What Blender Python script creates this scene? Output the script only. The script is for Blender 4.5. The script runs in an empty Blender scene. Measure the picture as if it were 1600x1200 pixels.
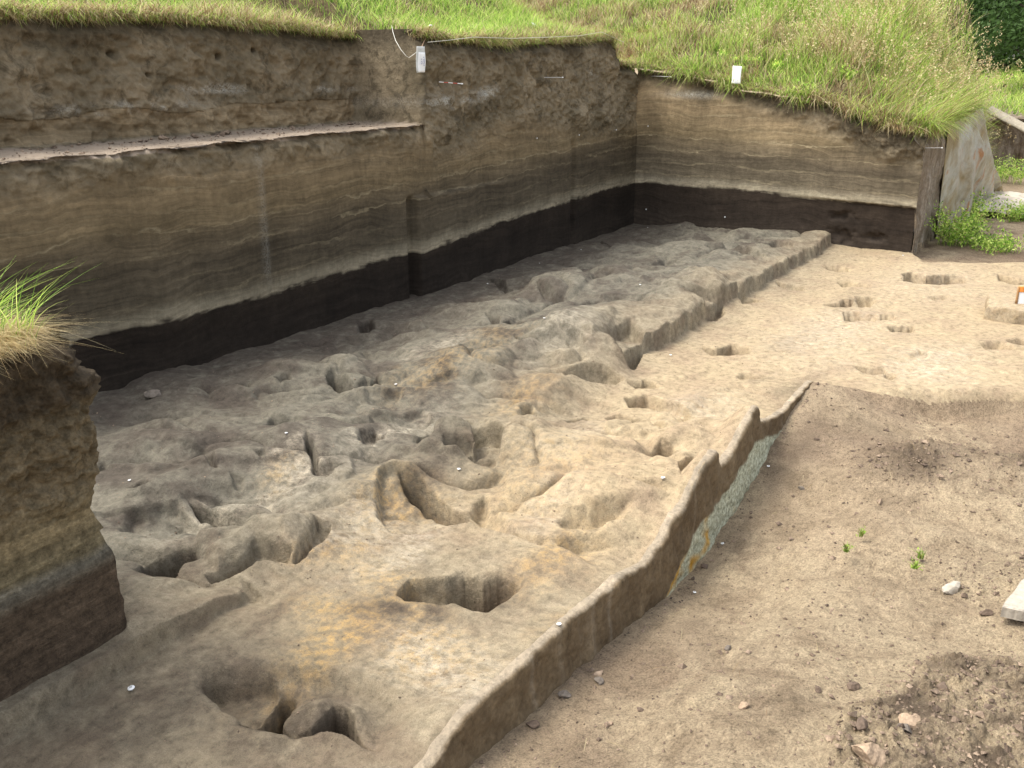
import bpy, math, random
import numpy as np
from mathutils import Vector, Matrix
random.seed(7); RNG = np.random.default_rng(7)
SC = bpy.context.scene
# ------------------------------------------------------------------ camera
H = 2.0; FP = 1450.0
PITCH = math.atan(505/FP); YAW = math.atan(974/(FP/math.cos(PITCH)))
fh = np.array([math.cos(YAW), math.sin(YAW), 0]); rt = np.array([math.sin(YAW), -math.cos(YAW), 0]); upv = np.array([0, 0, 1.])
Fv = fh*math.cos(PITCH)-upv*math.sin(PITCH); Uv = fh*math.sin(PITCH)+upv*math.cos(PITCH)
cd = bpy.data.cameras.new('camera'); cam = bpy.data.objects.new('camera', cd); SC.collection.objects.link(cam)
cd.sensor_width = 36; cd.lens = 36*FP/1600; cd.clip_start = 0.05; cd.clip_end = 1000
R = Matrix((rt, Uv, -Fv)).transposed(); cam.matrix_world = Matrix.Translation((0, 0, H)) @ R.to_4x4()
SC.camera = cam
# ------------------------------------------------------------------ light
SUN_EL, SUN_AZ = 61.0, 116.0      # azimuth counted from +X towards +Y
w = bpy.data.worlds.new("World"); SC.world = w; w.use_nodes = True
nt = w.node_tree; sky = nt.nodes.new('ShaderNodeTexSky'); sky.sky_type = 'NISHITA'; sky.sun_disc = False
sky.sun_elevation = math.radians(SUN_EL); sky.sun_rotation = math.radians(90-SUN_AZ); sky.dust_density = 4.0; sky.air_density = 1.0; sky.ozone_density = 0.6
bg = nt.nodes['Background']; bw = nt.nodes.new('ShaderNodeRGBToBW'); nt.links.new(sky.outputs[0], bw.inputs[0]); hs = nt.nodes.new('ShaderNodeMix'); hs.data_type = 'RGBA'; hs.inputs[0].default_value = .72; nt.links.new(sky.outputs[0], hs.inputs[6]); nt.links.new(bw.outputs[0], hs.inputs[7]); nt.links.new(hs.outputs[2], bg.inputs[0])   # thin overcast: a nearly white sky; bg.inputs[1].default_value = 0.05
sl = bpy.data.lights.new('sun', 'SUN'); so = bpy.data.objects.new('sun', sl); SC.collection.objects.link(so)
sl.energy = 2.9; sl.angle = math.radians(17); sl.color = (1, .935, .775)
sd = Vector((math.cos(math.radians(SUN_EL))*math.cos(math.radians(SUN_AZ)), math.cos(math.radians(SUN_EL))*math.sin(math.radians(SUN_AZ)), math.sin(math.radians(SUN_EL))))
so.rotation_euler = sd.to_track_quat('Z', 'Y').to_euler(); so.location = (0, 0, 20)
SC.view_settings.view_transform = 'Standard'; SC.view_settings.look = 'None'; SC.view_settings.exposure = -0.86; SC.view_settings.gamma = 1
# ------------------------------------------------------------------ projection helpers (pixel of the 1600x1200 photo -> world)
def ray(x, y): return Fv+rt*(x-800)/FP+Uv*(600-y)/FP
def P(x, y, z=0.):
    d = ray(x, y); return np.array([0, 0, H])+d*((z-H)/d[2])
def onY(x, y, Y):
    d = ray(x, y); return np.array([0, 0, H])+d*(Y/d[1])
def onX(x, y, X):
    d = ray(x, y); return np.array([0, 0, H])+d*(X/d[0])
# ------------------------------------------------------------------ noise
def _h(ix, iy, iz, s):
    h = (ix*374761393+iy*668265263+iz*2147483647+s*974634777) & 0xffffffff
    h = ((h ^ (h >> 13))*1274126177) & 0xffffffff; h = ((h ^ (h >> 16))*2246822519) & 0xffffffff
    return ((h ^ (h >> 15)) & 0xffffff)/float(0xffffff)
def vn(x, y, s=0, z=None):
    x = np.asarray(x, float); y = np.asarray(y, float)
    ix = np.floor(x).astype(np.int64); iy = np.floor(y).astype(np.int64); fx = x-ix; fy = y-iy
    fx = fx*fx*fx*(fx*(fx*6-15)+10); fy = fy*fy*fy*(fy*(fy*6-15)+10)
    a = _h(ix, iy, 0, s); b = _h(ix+1, iy, 0, s); c = _h(ix, iy+1, 0, s); d = _h(ix+1, iy+1, 0, s)
    return ((a*(1-fx)+b*fx)*(1-fy)+(c*(1-fx)+d*fx)*fy)*2-1
def fbm(x, y, s=0, o=4, g=.5):
    r = 0; a = 1; t = 0
    for i in range(o):
        ca, sa = math.cos(i*1.1+.4), math.sin(i*1.1+.4)
        r = r+a*vn((x*ca-y*sa)*2**i+i*17.3, (x*sa+y*ca)*2**i, s+i*13); t += a; a *= g
    return r/t
def ridged(x, y, s=0, o=4):
    r = 0; a = 1; t = 0
    for i in range(o):
        r = r+a*(1-np.abs(vn(x*2**i+i*7.7, y*2**i, s+i*13))*2); t += a; a *= .5
    return r/t
def ss(a, b, x):
    t = np.clip((x-a)/(b-a), 0, 1); return t*t*(3-2*t)
def gauss(x, y, cx, cy, rx, ry): return np.exp(-((x-cx)/rx)**2-((y-cy)/ry)**2)
# ------------------------------------------------------------------ object helpers
def link(o, parent=None):
    SC.collection.objects.link(o)
    if parent is not None: o.parent = parent
    return o
def tag(o, label=None, cat=None, group=None, kind=None):
    if label: o['label'] = label
    if cat: o['category'] = cat
    if group: o['group'] = group
    if kind: o['kind'] = kind
    return o
def npmesh(name, V, Fq, mat, parent=None, attrs=None, smooth=True, origin=None):
    V = np.asarray(V, np.float32); Fq = np.asarray(Fq, np.int32)
    if origin is not None: V = V-np.asarray(origin, np.float32)
    me = bpy.data.meshes.new(name); n, k = Fq.shape
    me.vertices.add(len(V)); me.vertices.foreach_set('co', V.ravel())
    me.loops.add(n*k); me.loops.foreach_set('vertex_index', Fq.ravel())
    me.polygons.add(n); me.polygons.foreach_set('loop_start', np.arange(0, n*k, k, dtype=np.int32)); me.polygons.foreach_set('loop_total', np.full(n, k, np.int32))
    me.polygons.foreach_set('use_smooth', np.full(n, smooth, bool)); me.update(calc_edges=True); me.validate()
    for an, A in (attrs or {}).items():
        ca = me.color_attributes.new(an, 'FLOAT_COLOR', 'POINT'); c = np.ones((len(V), 4), np.float32); c[:, :A.shape[1]] = A; ca.data.foreach_set('color', c.ravel())
    me.materials.append(mat); o = bpy.data.objects.new(name, me)
    if origin is not None: o.location = origin
    return link(o, parent)
def gridfaces(nr, nc, mask=None):
    i = np.arange((nr-1)*(nc-1)); r = i//(nc-1); c = i % (nc-1); a = r*nc+c
    Q = np.stack([a, a+1, a+nc+1, a+nc], 1)
    return Q if mask is None else Q[mask.ravel()]
def used(V, Q, A=None):
    u = np.unique(Q); m = np.full(len(V), -1, np.int64); m[u] = np.arange(len(u)); return V[u], m[Q], ({k: a[u] for k, a in A.items()} if A else None)
# ------------------------------------------------------------------ materials
def mat(name, rough=.95):
    m = bpy.data.materials.new(name); m.use_nodes = True; b = m.node_tree.nodes['Principled BSDF']; b.inputs['Roughness'].default_value = rough
    b.inputs['Specular IOR Level'].default_value = .15
    return m, m.node_tree, b
def N(t, ty, **k):
    n = t.nodes.new(ty)
    for a, v in k.items(): setattr(n, a, v)
    return n
def noise(t, vec, scale, detail=6, rough=.6, dist=0):
    n = N(t, 'ShaderNodeTexNoise'); n.inputs['Scale'].default_value = scale; n.inputs['Detail'].default_value = detail; n.inputs['Roughness'].default_value = rough; n.inputs['Distortion'].default_value = dist
    if vec is not None: t.links.new(vec, n.inputs['Vector'])
    return n.outputs['Fac']
def ramp(t, fac, stops, interp='LINEAR'):
    n = N(t, 'ShaderNodeValToRGB'); n.color_ramp.interpolation = interp; e = n.color_ramp.elements
    while len(e) < len(stops): e.new(.5)
    for x, (p, c) in zip(e, stops): x.position = p; x.color = (c if len(c) == 4 else (*c, 1)) if not isinstance(c, (int, float)) else (c, c, c, 1)
    t.links.new(fac, n.inputs[0]); return n.outputs[0]
def mix(t, fac, a, b, bt='MIX'):
    n = N(t, 'ShaderNodeMix', data_type='RGBA', blend_type=bt)
    for i, v in ((0, fac), (6, a), (7, b)):
        if isinstance(v, (int, float)): n.inputs[i].default_value = v
        elif isinstance(v, tuple): n.inputs[i].default_value = (*v, 1)
        else: t.links.new(v, n.inputs[i])
    return n.outputs[2]
def mth(t, op, a, b=0., cl=False):
    n = N(t, 'ShaderNodeMath', operation=op); n.use_clamp = cl
    for i, v in ((0, a), (1, b)):
        if isinstance(v, (int, float)): n.inputs[i].default_value = v
        else: t.links.new(v, n.inputs[i])
    return n.outputs[0]
def vmap(t, sc=(1, 1, 1), rot=(0, 0, 0)):
    g = N(t, 'ShaderNodeNewGeometry'); m = N(t, 'ShaderNodeMapping'); m.inputs['Scale'].default_value = sc; m.inputs['Rotation'].default_value = rot
    t.links.new(g.outputs['Position'], m.inputs['Vector']); return m.outputs['Vector']
def bump(t, b, h, strength=.5, dist=.01):
    n = N(t, 'ShaderNodeBump'); n.inputs['Strength'].default_value = strength; n.inputs['Distance'].default_value = dist
    t.links.new(h, n.inputs['Height']); t.links.new(n.outputs[0], b.inputs['Normal'])
def attr(t, name):
    a = N(t, 'ShaderNodeAttribute'); a.attribute_name = name; s = N(t, 'ShaderNodeSeparateColor'); t.links.new(a.outputs['Color'], s.inputs[0]); return s.outputs, a.outputs['Alpha']
# --- floor earth: masks R grey plus painted wall shadow, G ochre, B dark humic stain plus painted wall shadow, A pale
def floor_material():
    m, t, b = mat('cleaned_earth', .93)
    s, al = attr(t, 'mask'); v = vmap(t); n1 = noise(t, v, 3.2, 8, .65); n2 = noise(t, v, 24, 8, .7); n3 = noise(t, v, 110, 4, .7); vs = vmap(t, (1.9, 1.0, 1.0), (0, 0, .5)); ns = noise(t, vs, 11, 9, .75, .5); n4 = noise(t, v, 260, 3, .7)
    cream = mix(t, ramp(t, ns, [(.3, 0.), (.7, 1.)]), (.29, .222, .135), (.41, .326, .205))
    cream = mix(t, ramp(t, n1, [(.45, 0.), (.7, .75)]), cream, (.27, .195, .13))
    grey = mix(t, ramp(t, ns, [(.3, 0.), (.7, 1.)]), (.098, .091, .071), (.178, .166, .131))
    grey = mix(t, ramp(t, n1, [(.47, 0.), (.60, .85)]), grey, (.058, .050, .042))
    c = mix(t, s[0], cream, grey)
    c = mix(t, mth(t, 'MULTIPLY', s[1], ramp(t, n2, [(.44, .1), (.60, .75)])), c, (.40, .25, .085))
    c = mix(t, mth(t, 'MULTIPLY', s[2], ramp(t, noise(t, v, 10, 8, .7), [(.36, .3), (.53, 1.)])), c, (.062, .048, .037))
    c = mix(t, mth(t, 'MULTIPLY', al, ramp(t, noise(t, vs, 14, 8, .75), [(.4, 0.), (.62, .9)])), c, (.46, .40, .30))
    c = mix(t, 1., c, ramp(t, n2, [(.3, .60), (.5, 1.), (.72, 1.28)]), 'MULTIPLY'); c = mix(t, 1., c, ramp(t, n4, [(.3, .72), (.5, 1.), (.7, 1.2)]), 'MULTIPLY')
    c = mix(t, ramp(t, n3, [(.28, .75), (.40, 0.)]), c, (.09, .07, .05))
    c = mix(t, ramp(t, n3, [(.68, 0.), (.78, .5)]), c, (.62, .55, .44))
    t.links.new(c, b.inputs['Base Color'])
    h = mth(t, 'ADD', mth(t, 'MULTIPLY', n2, 1.5), mth(t, 'MULTIPLY', n3, .8)); h = mth(t, 'ADD', h, mth(t, 'MULTIPLY', ns, 1.0)); bump(t, b, h, .6, .014)
    return m
# --- loose trench earth: R dark patches and strips along the cut side, G reddish, B pale
def trench_material():
    m, t, b = mat('trampled_earth', .97)
    s, al = attr(t, 'mask'); v = vmap(t); n1 = noise(t, v, 4, 8, .7, .6); n2 = noise(t, v, 30, 8, .75); n3 = noise(t, v, 120, 5, .75)
    c = mix(t, ramp(t, n1, [(.35, 0.), (.62, 1.)]), (.31, .235, .15), (.48, .37, .242))
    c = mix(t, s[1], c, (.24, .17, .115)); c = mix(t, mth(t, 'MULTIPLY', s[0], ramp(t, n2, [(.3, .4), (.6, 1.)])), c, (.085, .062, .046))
    c = mix(t, mth(t, 'MULTIPLY', s[2], ramp(t, n1, [(.4, 0.), (.6, 1.)])), c, (.47, .37, .24))
    c = mix(t, 1., c, ramp(t, n2, [(.28, .55), (.5, 1.), (.72, 1.3)]), 'MULTIPLY')
    c = mix(t, 1., c, ramp(t, n3, [(.28, .55), (.5, 1.), (.72, 1.3)]), 'MULTIPLY')
    t.links.new(c, b.inputs['Base Color']); h = mth(t, 'ADD', n2, mth(t, 'MULTIPLY', n3, .6)); bump(t, b, h, 1., .022); return m
# --- stratified section: attribute lay.R = height above the black layer /2 (+.25), G rough-topsoil mask, B local x
def strata_material(name, bright=1.0, dens=1.0):
    m, t, b = mat(name, .95); s, al = attr(t, 'lay'); v = vmap(t)
    wv = N(t, 'ShaderNodeCombineXYZ'); t.links.new(mth(t, 'ADD', mth(t, 'MULTIPLY', noise(t, vmap(t, (1, 1, .6)), .9, 5, .55), .42), mth(t, 'MULTIPLY', noise(t, v, 5, 4, .6), .03)), wv.inputs[2])
    def lv(sc):
        a = N(t, 'ShaderNodeVectorMath', operation='ADD'); t.links.new(v, a.inputs[0]); t.links.new(wv.outputs[0], a.inputs[1]); m_ = N(t, 'ShaderNodeMapping'); m_.inputs['Scale'].default_value = sc; t.links.new(a.outputs[0], m_.inputs['Vector']); return m_.outputs['Vector']
    lam = noise(t, lv((.6, .6, 11)), 1.6, 7, .6); lam2 = noise(t, lv((.45, .45, 40)), 1.5, 7, .65); scr = noise(t, vmap(t, (14, 14, .7)), 2, 6, .65); n2 = noise(t, v, 18, 8, .7); n3 = noise(t, v, 85, 5, .7); n1 = noise(t, v, 2.2, 7, .65)
    hh = mth(t, 'ADD', s[0], mth(t, 'MULTIPLY', mth(t, 'SUBTRACT', lam, .5), .05))
    k = bright; C = lambda r, g, bl: (r*k, g*k, bl*k)
    def L(h): return .25+h/2
    base = ramp(t, hh, [(0, C(.026, .020, .015)), (L(-.2), C(.018, .0135, .010)), (L(-.012), C(.021, .0155, .011)), (L(.014), C(.21, .18, .125)), (L(.05), C(.19, .165, .115)), (L(.12), C(.085, .070, .047)), (L(.35), C(.066, .053, .035)), (L(.52), C(.10, .078, .048)), (L(.62), C(.138, .105, .060)), (L(.95), C(.175, .130, .075)), (L(1.1), C(.20, .15, .088)), (L(1.5), C(.18, .14, .088))])
    c = mix(t, 1., base, ramp(t, lam, [(.32, .80), (.5, 1.), (.68, 1.22)]), 'MULTIPLY')
    c = mix(t, .7, c, ramp(t, lam2, [(.33, .66), (.50, 1.), (.62, 1.16), (.72, 1.7)]), 'MULTIPLY'); c = mix(t, .25, c, ramp(t, scr, [(.35, .8), (.65, 1.2)]), 'MULTIPLY')
    c = mix(t, .7, c, ramp(t, n1, [(.35, .7), (.65, 1.35)]), 'MULTIPLY')
    lens = ramp(t, mth(t, 'ADD', hh, mth(t, 'MULTIPLY', mth(t, 'SUBTRACT', noise(t, vmap(t, (1, 1, .3)), 1.3, 5, .6), .5), .07)), sum([[(L(h_)-.004, 0.), (L(h_), pk), (L(h_)+.004, 0.)] for h_, pk in [(.13, .5), (.27, .55), (.44, .8), (.58, 1.), (.70, .6), (.84, .8), (.97, .5)]], [(0, 0.)]))
    c = mix(t, mth(t, 'MULTIPLY', mth(t, 'MULTIPLY', lens, ramp(t, noise(t, vmap(t, (1, 1, 2)), 1.7, 5, .7), [(.40, .05), (.58, .8)])), mth(t, 'SUBTRACT', 1., s[1])), c, C(.30, .25, .155))
    crk = ramp(t, noise(t, vmap(t, (5, 5, .9)), 2.4, 9, .8, 1.5), [(.485, 0.), (.5, .5), (.515, 0.)]); c = mix(t, mth(t, 'MULTIPLY', crk, ramp(t, noise(t, v, 1.3, 2, .5), [(.5, 0.), (.6, .8)])), c, C(.03, .022, .015))
    # topsoil mottling
    top = mix(t, ramp(t, n1, [(.38, 0.), (.6, 1.)]), C(.13, .105, .066), C(.23, .185, .12))
    top = mix(t, ramp(t, noise(t, v, 6, 8, .75, .5), [(.52, 0.), (.62, .7)]), top, C(.06, .048, .03))
    top = mix(t, ramp(t, noise(t, v, 5, 9, .8, 1.), [(.60, 0.), (.70, .5)]), top, C(.30, .27, .2))
    c = mix(t, s[1], c, top)
    dk_, _a = attr(t, 'dark'); c = mix(t, mth(t, 'MULTIPLY', dk_[0], ramp(t, noise(t, v, 13, 7, .75), [(.3, .55), (.6, 1.)])), c, (.045, .035, .022))
    wt = mth(t, 'MULTIPLY', s[2], ramp(t, n3, [(.4, 0.), (.55, 1.)])); c = mix(t, wt, c, C(.42, .41, .36))
    c = mix(t, .8, c, ramp(t, n2, [(.3, .7), (.5, 1.), (.7, 1.3)]), 'MULTIPLY')
    t.links.new(c, b.inputs['Base Color']); h = mth(t, 'ADD', mth(t, 'MULTIPLY', n3, .5), mth(t, 'MULTIPLY', n2, mth(t, 'ADD', .5, mth(t, 'MULTIPLY', s[1], 2.5)))); h = mth(t, 'ADD', h, mth(t, 'MULTIPLY', lam, .6)); bump(t, b, h, .7, .014)
    return m
def simple(name, col, rough=.6, var=.15, scale=60, bmp=0.):
    m, t, b = mat(name, rough); v = N(t, 'ShaderNodeTexCoord').outputs['Object']; n = noise(t, v, scale, 5, .6)
    c = ramp(t, n, [(.3, tuple(x*(1-var) for x in col)), (.7, tuple(min(1, x*(1+var)) for x in col))]); t.links.new(c, b.inputs['Base Color'])
    if bmp: bump(t, b, n, bmp, .01)
    return m
def grass_material(name='grass_blades'):
    m, t, b = mat(name, .6); a = N(t, 'ShaderNodeAttribute'); a.attribute_name = 'col'
    t.links.new(a.outputs['Color'], b.inputs['Base Color']); tr = N(t, 'ShaderNodeBsdfTranslucent'); t.links.new(a.outputs['Color'], tr.inputs[0]); mx = N(t, 'ShaderNodeMixShader'); mx.inputs[0].default_value = .4
    t.links.new(b.outputs[0], mx.inputs[1]); t.links.new(tr.outputs[0], mx.inputs[2]); t.links.new(mx.outputs[0], t.nodes['Material Output'].inputs[0]); return m
M_floor = floor_material(); M_trench = trench_material(); M_wall = strata_material('layered_earth', 1.08); M_end = strata_material('layered_earth_end', 1.85); M_blade = grass_material()

# ------------------------------------------------------------------ FEATURES of the floor (outlines in photo pixels)
def z5(p): return [(120+.4*x, 560+.4*y) for x, y in p]
def z6(p): return [(560+.4*x, 340+.4*y) for x, y in p]
def z7(p): return [(1000+.375*x, 380+.375*y) for x, y in p]
def z8(p): return [(60+.4*x, 720+.4*y) for x, y in p]
def z9(p): return [(560+.4*x, 720+.4*y) for x, y in p]
PITS = [  # outline, depth, wall width
 (z8([(600, 830), (650, 805), (760, 800), (900, 785), (1050, 785), (1200, 810), (1330, 860), (1450, 930), (1480, 1000), (1400, 1080), (1320, 1130), (1200, 1090), (1000, 1065), (860, 1040), (780, 1025), (700, 985), (640, 940), (605, 890)]), .035, .10),
 (z8([(625, 850), (660, 830), (760, 830), (900, 810), (935, 850), (900, 930), (850, 985), (780, 1022), (700, 980), (650, 930), (630, 890)]), .035, .03),
 (z8([(935, 865), (960, 855), (990, 872), (992, 905), (960, 955), (945, 985), (960, 1020), (990, 1062), (870, 1045), (775, 1026), (850, 985), (905, 930)]), .26, .016),
 (z8([(985, 1045), (1060, 1040), (1110, 1005), (1150, 965), (1200, 965), (1230, 1000), (1235, 1035), (1270, 1100), (1340, 1125), (1190, 1085), (1000, 1062)]), .26, .022),
 (z9([(150, 520), (200, 465), (270, 460), (340, 455), (410, 440), (480, 455), (560, 445), (610, 460), (630, 490), (590, 515), (555, 540), (510, 580), (460, 570), (380, 550), (330, 560), (250, 550), (180, 545)]), .10, .014),
 (z9([(370, 465), (410, 440), (480, 455), (560, 445), (610, 460), (630, 490), (590, 515), (555, 540), (510, 580), (460, 570), (395, 545)]), .27, .012),
 (z9([(55, 120), (100, 90), (170, 88), (250, 110), (310, 150), (370, 185), (440, 215), (430, 250), (340, 260), (250, 290), (130, 290), (70, 250), (60, 190)]), .05, .05),
 (z9([(150, 95), (250, 110), (310, 150), (370, 185), (430, 215), (370, 222), (310, 195), (250, 165), (170, 125)]), .15, .02),
 (z9([(430, 200), (440, 160), (480, 140), (520, 170), (500, 210)]), .05, .06),
 (z9([(380, 200), (540, 180), (640, 270), (760, 310), (720, 330), (600, 290), (450, 260)]), .045, .08),
 (z9([(770, 240), (830, 210), (900, 215), (1000, 190), (1080, 180), (1040, 230), (900, 260), (800, 270)]), .04, .08),
 (z9([(760, 310), (900, 270), (1080, 300), (1200, 300), (1160, 350), (1000, 450), (880, 390)]), .03, .09),
 (z5([(975, 115), (1010, 105), (1080, 150), (1150, 140), (1185, 115), (1200, 140), (1160, 160), (1100, 170), (1020, 162), (985, 148)]), .10, .025),
 (z5([(270, 800), (330, 790), (400, 785), (480, 790), (490, 820), (430, 840), (400, 880), (340, 895), (290, 880), (245, 845)]), .14, .02),
 (z5([(440, 580), (520, 590), (600, 620), (660, 660), (720, 680), (700, 700), (640, 715), (560, 680), (480, 620)]), .07, .02),
 (z5([(200, 640), (400, 590), (560, 680), (640, 715), (500, 725), (300, 725), (180, 700)]), .035, .06),
 (z5([(490, 885), (560, 870), (640, 835), (700, 785), (790, 800), (840, 815), (820, 840), (700, 845), (600, 885), (520, 905)]), .05, .02),
 (z5([(925, 680), (990, 688), (975, 740), (850, 838), (830, 840), (900, 745)]), .05, .012),
 (z5([(900, 380), (930, 420), (950, 480), (1000, 478), (1040, 490), (980, 525), (930, 510), (890, 440)]), .065, .025),
 (z5([(480, 410), (550, 440), (558, 495), (530, 490), (470, 450)]), .06, .03),
 (z5([(200, 560), (280, 545), (300, 570), (240, 585)]), .035, .03), (z5([(600, 495), (660, 500), (655, 530), (610, 525)]), .03, .03),
 (z5([(700, 440), (755, 430), (750, 460), (710, 462)]), .03, .03),
 (z5([(275, 335), (330, 328), (345, 355), (290, 358)]), .035, .03), (z5([(620, 135), (680, 130), (685, 148), (630, 150)]), .035, .02), (z5([(780, 125), (840, 114), (852, 132), (800, 142)]), .05, .02),
 (z5([(730, 290), (760, 265), (860, 275), (1000, 310), (900, 322), (780, 318)]), .05, .05), (z5([(30, 470), (110, 450), (150, 475), (50, 505)]), .05, .04),
 (z5([(1120, 405), (1130, 370), (1205, 340), (1212, 368), (1160, 395)]), .06, .03), (z5([(1335, 340), (1405, 322), (1395, 385), (1330, 415)]), .06, .035),
 (z6([(390, 870), (460, 868), (560, 878), (585, 890), (560, 960), (530, 1005), (460, 995), (420, 975), (450, 940), (440, 905), (400, 890)]), .09, .03),
 (z6([(330, 945), (450, 935), (452, 970), (340, 978)]), .05, .012), (z6([(235, 880), (305, 870), (290, 905), (250, 940), (230, 960)]), .05, .03),
 (z6([(0, 900), (60, 885), (100, 900), (40, 940), (0, 945)]), .04, .03),
 (z6([(1135, 930), (1180, 920), (1230, 930), (1250, 975), (1200, 985), (1150, 962)]), .12, .02), (z6([(1245, 1000), (1330, 985), (1345, 1020), (1325, 1095), (1260, 1115), (1242, 1060)]), .12, .02),
 (z6([(1030, 715), (1120, 700), (1200, 730), (1270, 760), (1350, 800), (1350, 830), (1300, 825), (1220, 785), (1120, 745), (1050, 742)]), .055, .03),
 (z6([(950, 770), (1000, 765), (1080, 790), (1180, 800), (1250, 840), (1300, 865), (1230, 868), (1150, 835), (1040, 818)]), .055, .025),
 (z6([(780, 815), (830, 780), (905, 772), (880, 805), (820, 835)]), .045, .03), (z6([(620, 790), (680, 778), (715, 830), (640, 838)]), .045, .05), (z6([(1000, 882), (1060, 878), (1115, 890), (1050, 898)]), .035, .02),
 (z6([(370, 592), (440, 560), (505, 562), (512, 590), (440, 608), (380, 608)]), .05, .03), (z6([(560, 460), (600, 450), (680, 478), (790, 478), (745, 505), (680, 514), (620, 494)]), .15, .03),
 (z6([(500, 430), (560, 440), (562, 470), (520, 462)]), .05, .03), (z6([(620, 540), (700, 560), (760, 560), (860, 568), (885, 590), (840, 610), (760, 602), (690, 592)]), .075, .03),
 (z6([(1000, 500), (1060, 482), (1120, 520), (1100, 575), (1070, 605), (1000, 590), (955, 572)]), .065, .03), (z6([(795, 660), (880, 640), (970, 632), (1030, 645), (1000, 668), (900, 678), (800, 680)]), .06, .025),
 (z6([(1040, 650), (1120, 648), (1175, 662), (1080, 674)]), .06, .02), (z6([(550, 290), (620, 302), (690, 298), (650, 332), (590, 328)]), .08, .03), (z6([(500, 248), (560, 258), (592, 308), (545, 290)]), .06, .03),
 (z6([(690, 345), (780, 372), (860, 368), (800, 388), (720, 372)]), .04, .03), (z6([(930, 235), (972, 240), (950, 250)]), .03, .03), (z6([(1135, 218), (1190, 203), (1245, 208), (1205, 235), (1140, 233)]), .04, .04),
 (z6([(935, 95), (1012, 125), (1005, 134), (945, 108)]), .05, .02), (z6([(1405, 125), (1500, 130), (1565, 130), (1560, 142), (1435, 140)]), .06, .02), (z6([(1340, 162), (1400, 160), (1500, 170), (1560, 200), (1500, 200), (1380, 180)]), .035, .03),
 (z6([(0, 425), (45, 412), (70, 440), (40, 455), (0, 452)]), .08, .02), (z6([(0, 700), (30, 680), (60, 690), (20, 712)]), .04, .03),
 (z6([(1225, 372), (1300, 368), (1350, 366), (1432, 360), (1440, 385), (1400, 405), (1360, 408), (1310, 388)]), .06, .03), (z6([(1450, 312), (1540, 312), (1580, 330), (1500, 350), (1480, 325)]), .05, .03),
 (z7([(270, 60), (380, 65), (500, 100), (560, 140), (500, 130), (400, 90), (290, 80)]), .035, .03), (z7([(500, 60), (570, 45), (640, 60), (620, 80), (560, 80)]), .05, .03), (z7([(330, 38), (420, 42), (500, 38), (490, 46), (350, 46)]), .08, .015),
 (z7([(255, 430), (320, 442), (390, 424), (460, 440), (462, 466), (400, 468), (300, 464)]), .15, .02), (z7([(390, 545), (430, 530), (535, 540), (510, 562), (415, 572)]), .04, .04), (z7([(340, 600), (450, 595), (460, 620), (360, 625)]), .015, .05),
 (z7([(890, 513), (950, 518), (1010, 524), (1022, 546), (950, 547)]), .14, .015), (z7([(1020, 540), (1060, 550), (1082, 560), (1050, 575), (1020, 562)]), .05, .03),
 (z7([(850, 295), (900, 294), (980, 305), (1060, 304), (1062, 320), (900, 327), (858, 322)]), .065, .015), (z7([(1040, 344), (1140, 343), (1146, 360), (1050, 362)]), .14, .012),
 (z7([(755, 256), (840, 250), (850, 234), (890, 233), (895, 258), (860, 268), (800, 264)]), .07, .015), (z7([(900, 225), (965, 222), (995, 240), (960, 268), (915, 268)]), .06, .03), (z7([(990, 262), (1060, 266), (1130, 272), (1000, 274)]), .015, .03),
 (z7([(820, 155), (890, 160), (975, 175), (960, 182), (850, 179)]), .06, .015), (z7([(758, 92), (830, 93), (885, 106), (860, 122), (785, 114)]), .06, .02),
 (z7([(1100, 120), (1140, 118), (1200, 136), (1290, 132), (1352, 138), (1358, 162), (1280, 177), (1180, 167), (1105, 156)]), .20, .02), (z7([(1500, 128), (1560, 145), (1660, 160), (1660, 180), (1560, 176), (1498, 152)]), .14, .02),
 (z7([(1200, 226), (1290, 224), (1270, 242), (1225, 242)]), .035, .03), (z7([(1520, 405), (1580, 402), (1700, 418), (1640, 434), (1550, 422)]), .09, .015), (z7([(1405, 422), (1500, 412), (1560, 436), (1640, 440), (1600, 452), (1430, 446)]), .04, .05),
 (z7([(570, 155), (610, 172), (690, 180), (680, 196), (620, 196), (578, 178)]), .09, .015), (z7([(1110, 470), (1160, 452), (1215, 460), (1200, 492), (1145, 490)]), .018, .04), (z7([(0, 575), (50, 580), (78, 600), (40, 612), (0, 610)]), .05, .02),
]
BUMPS = [  # px centre, radius along X, along Y, height
  (800, 700, .22, .2, .05), (560, 588, .24, .2, .05), (700, 705, .14, .10, .06), (520, 1120, .09, .13, .07), (330, 760, .2, .12, .03),
 (440, 845, .16, .14, .035), (700, 690, .15, .1, .03), (1090, 690, .25, .12, .05), (1060, 640, .3, .08, .035), (850, 580, .3, .3, .02), (1050, 500, .4, .25, .05), (1120, 470, .4, .3, .05),
 (900, 540, .4, .25, .05), (870, 470, .5, .3, .06), (560, 790, .08, .1, .04), (620, 760, .12, .1, .035), (830, 640, .3, .15, .03), (480, 700, .3, .2, .03), (250, 800, .2, .2, .03), (300, 690, .3, .25, .04), (990, 450, .5, .4, .05),
]
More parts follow.
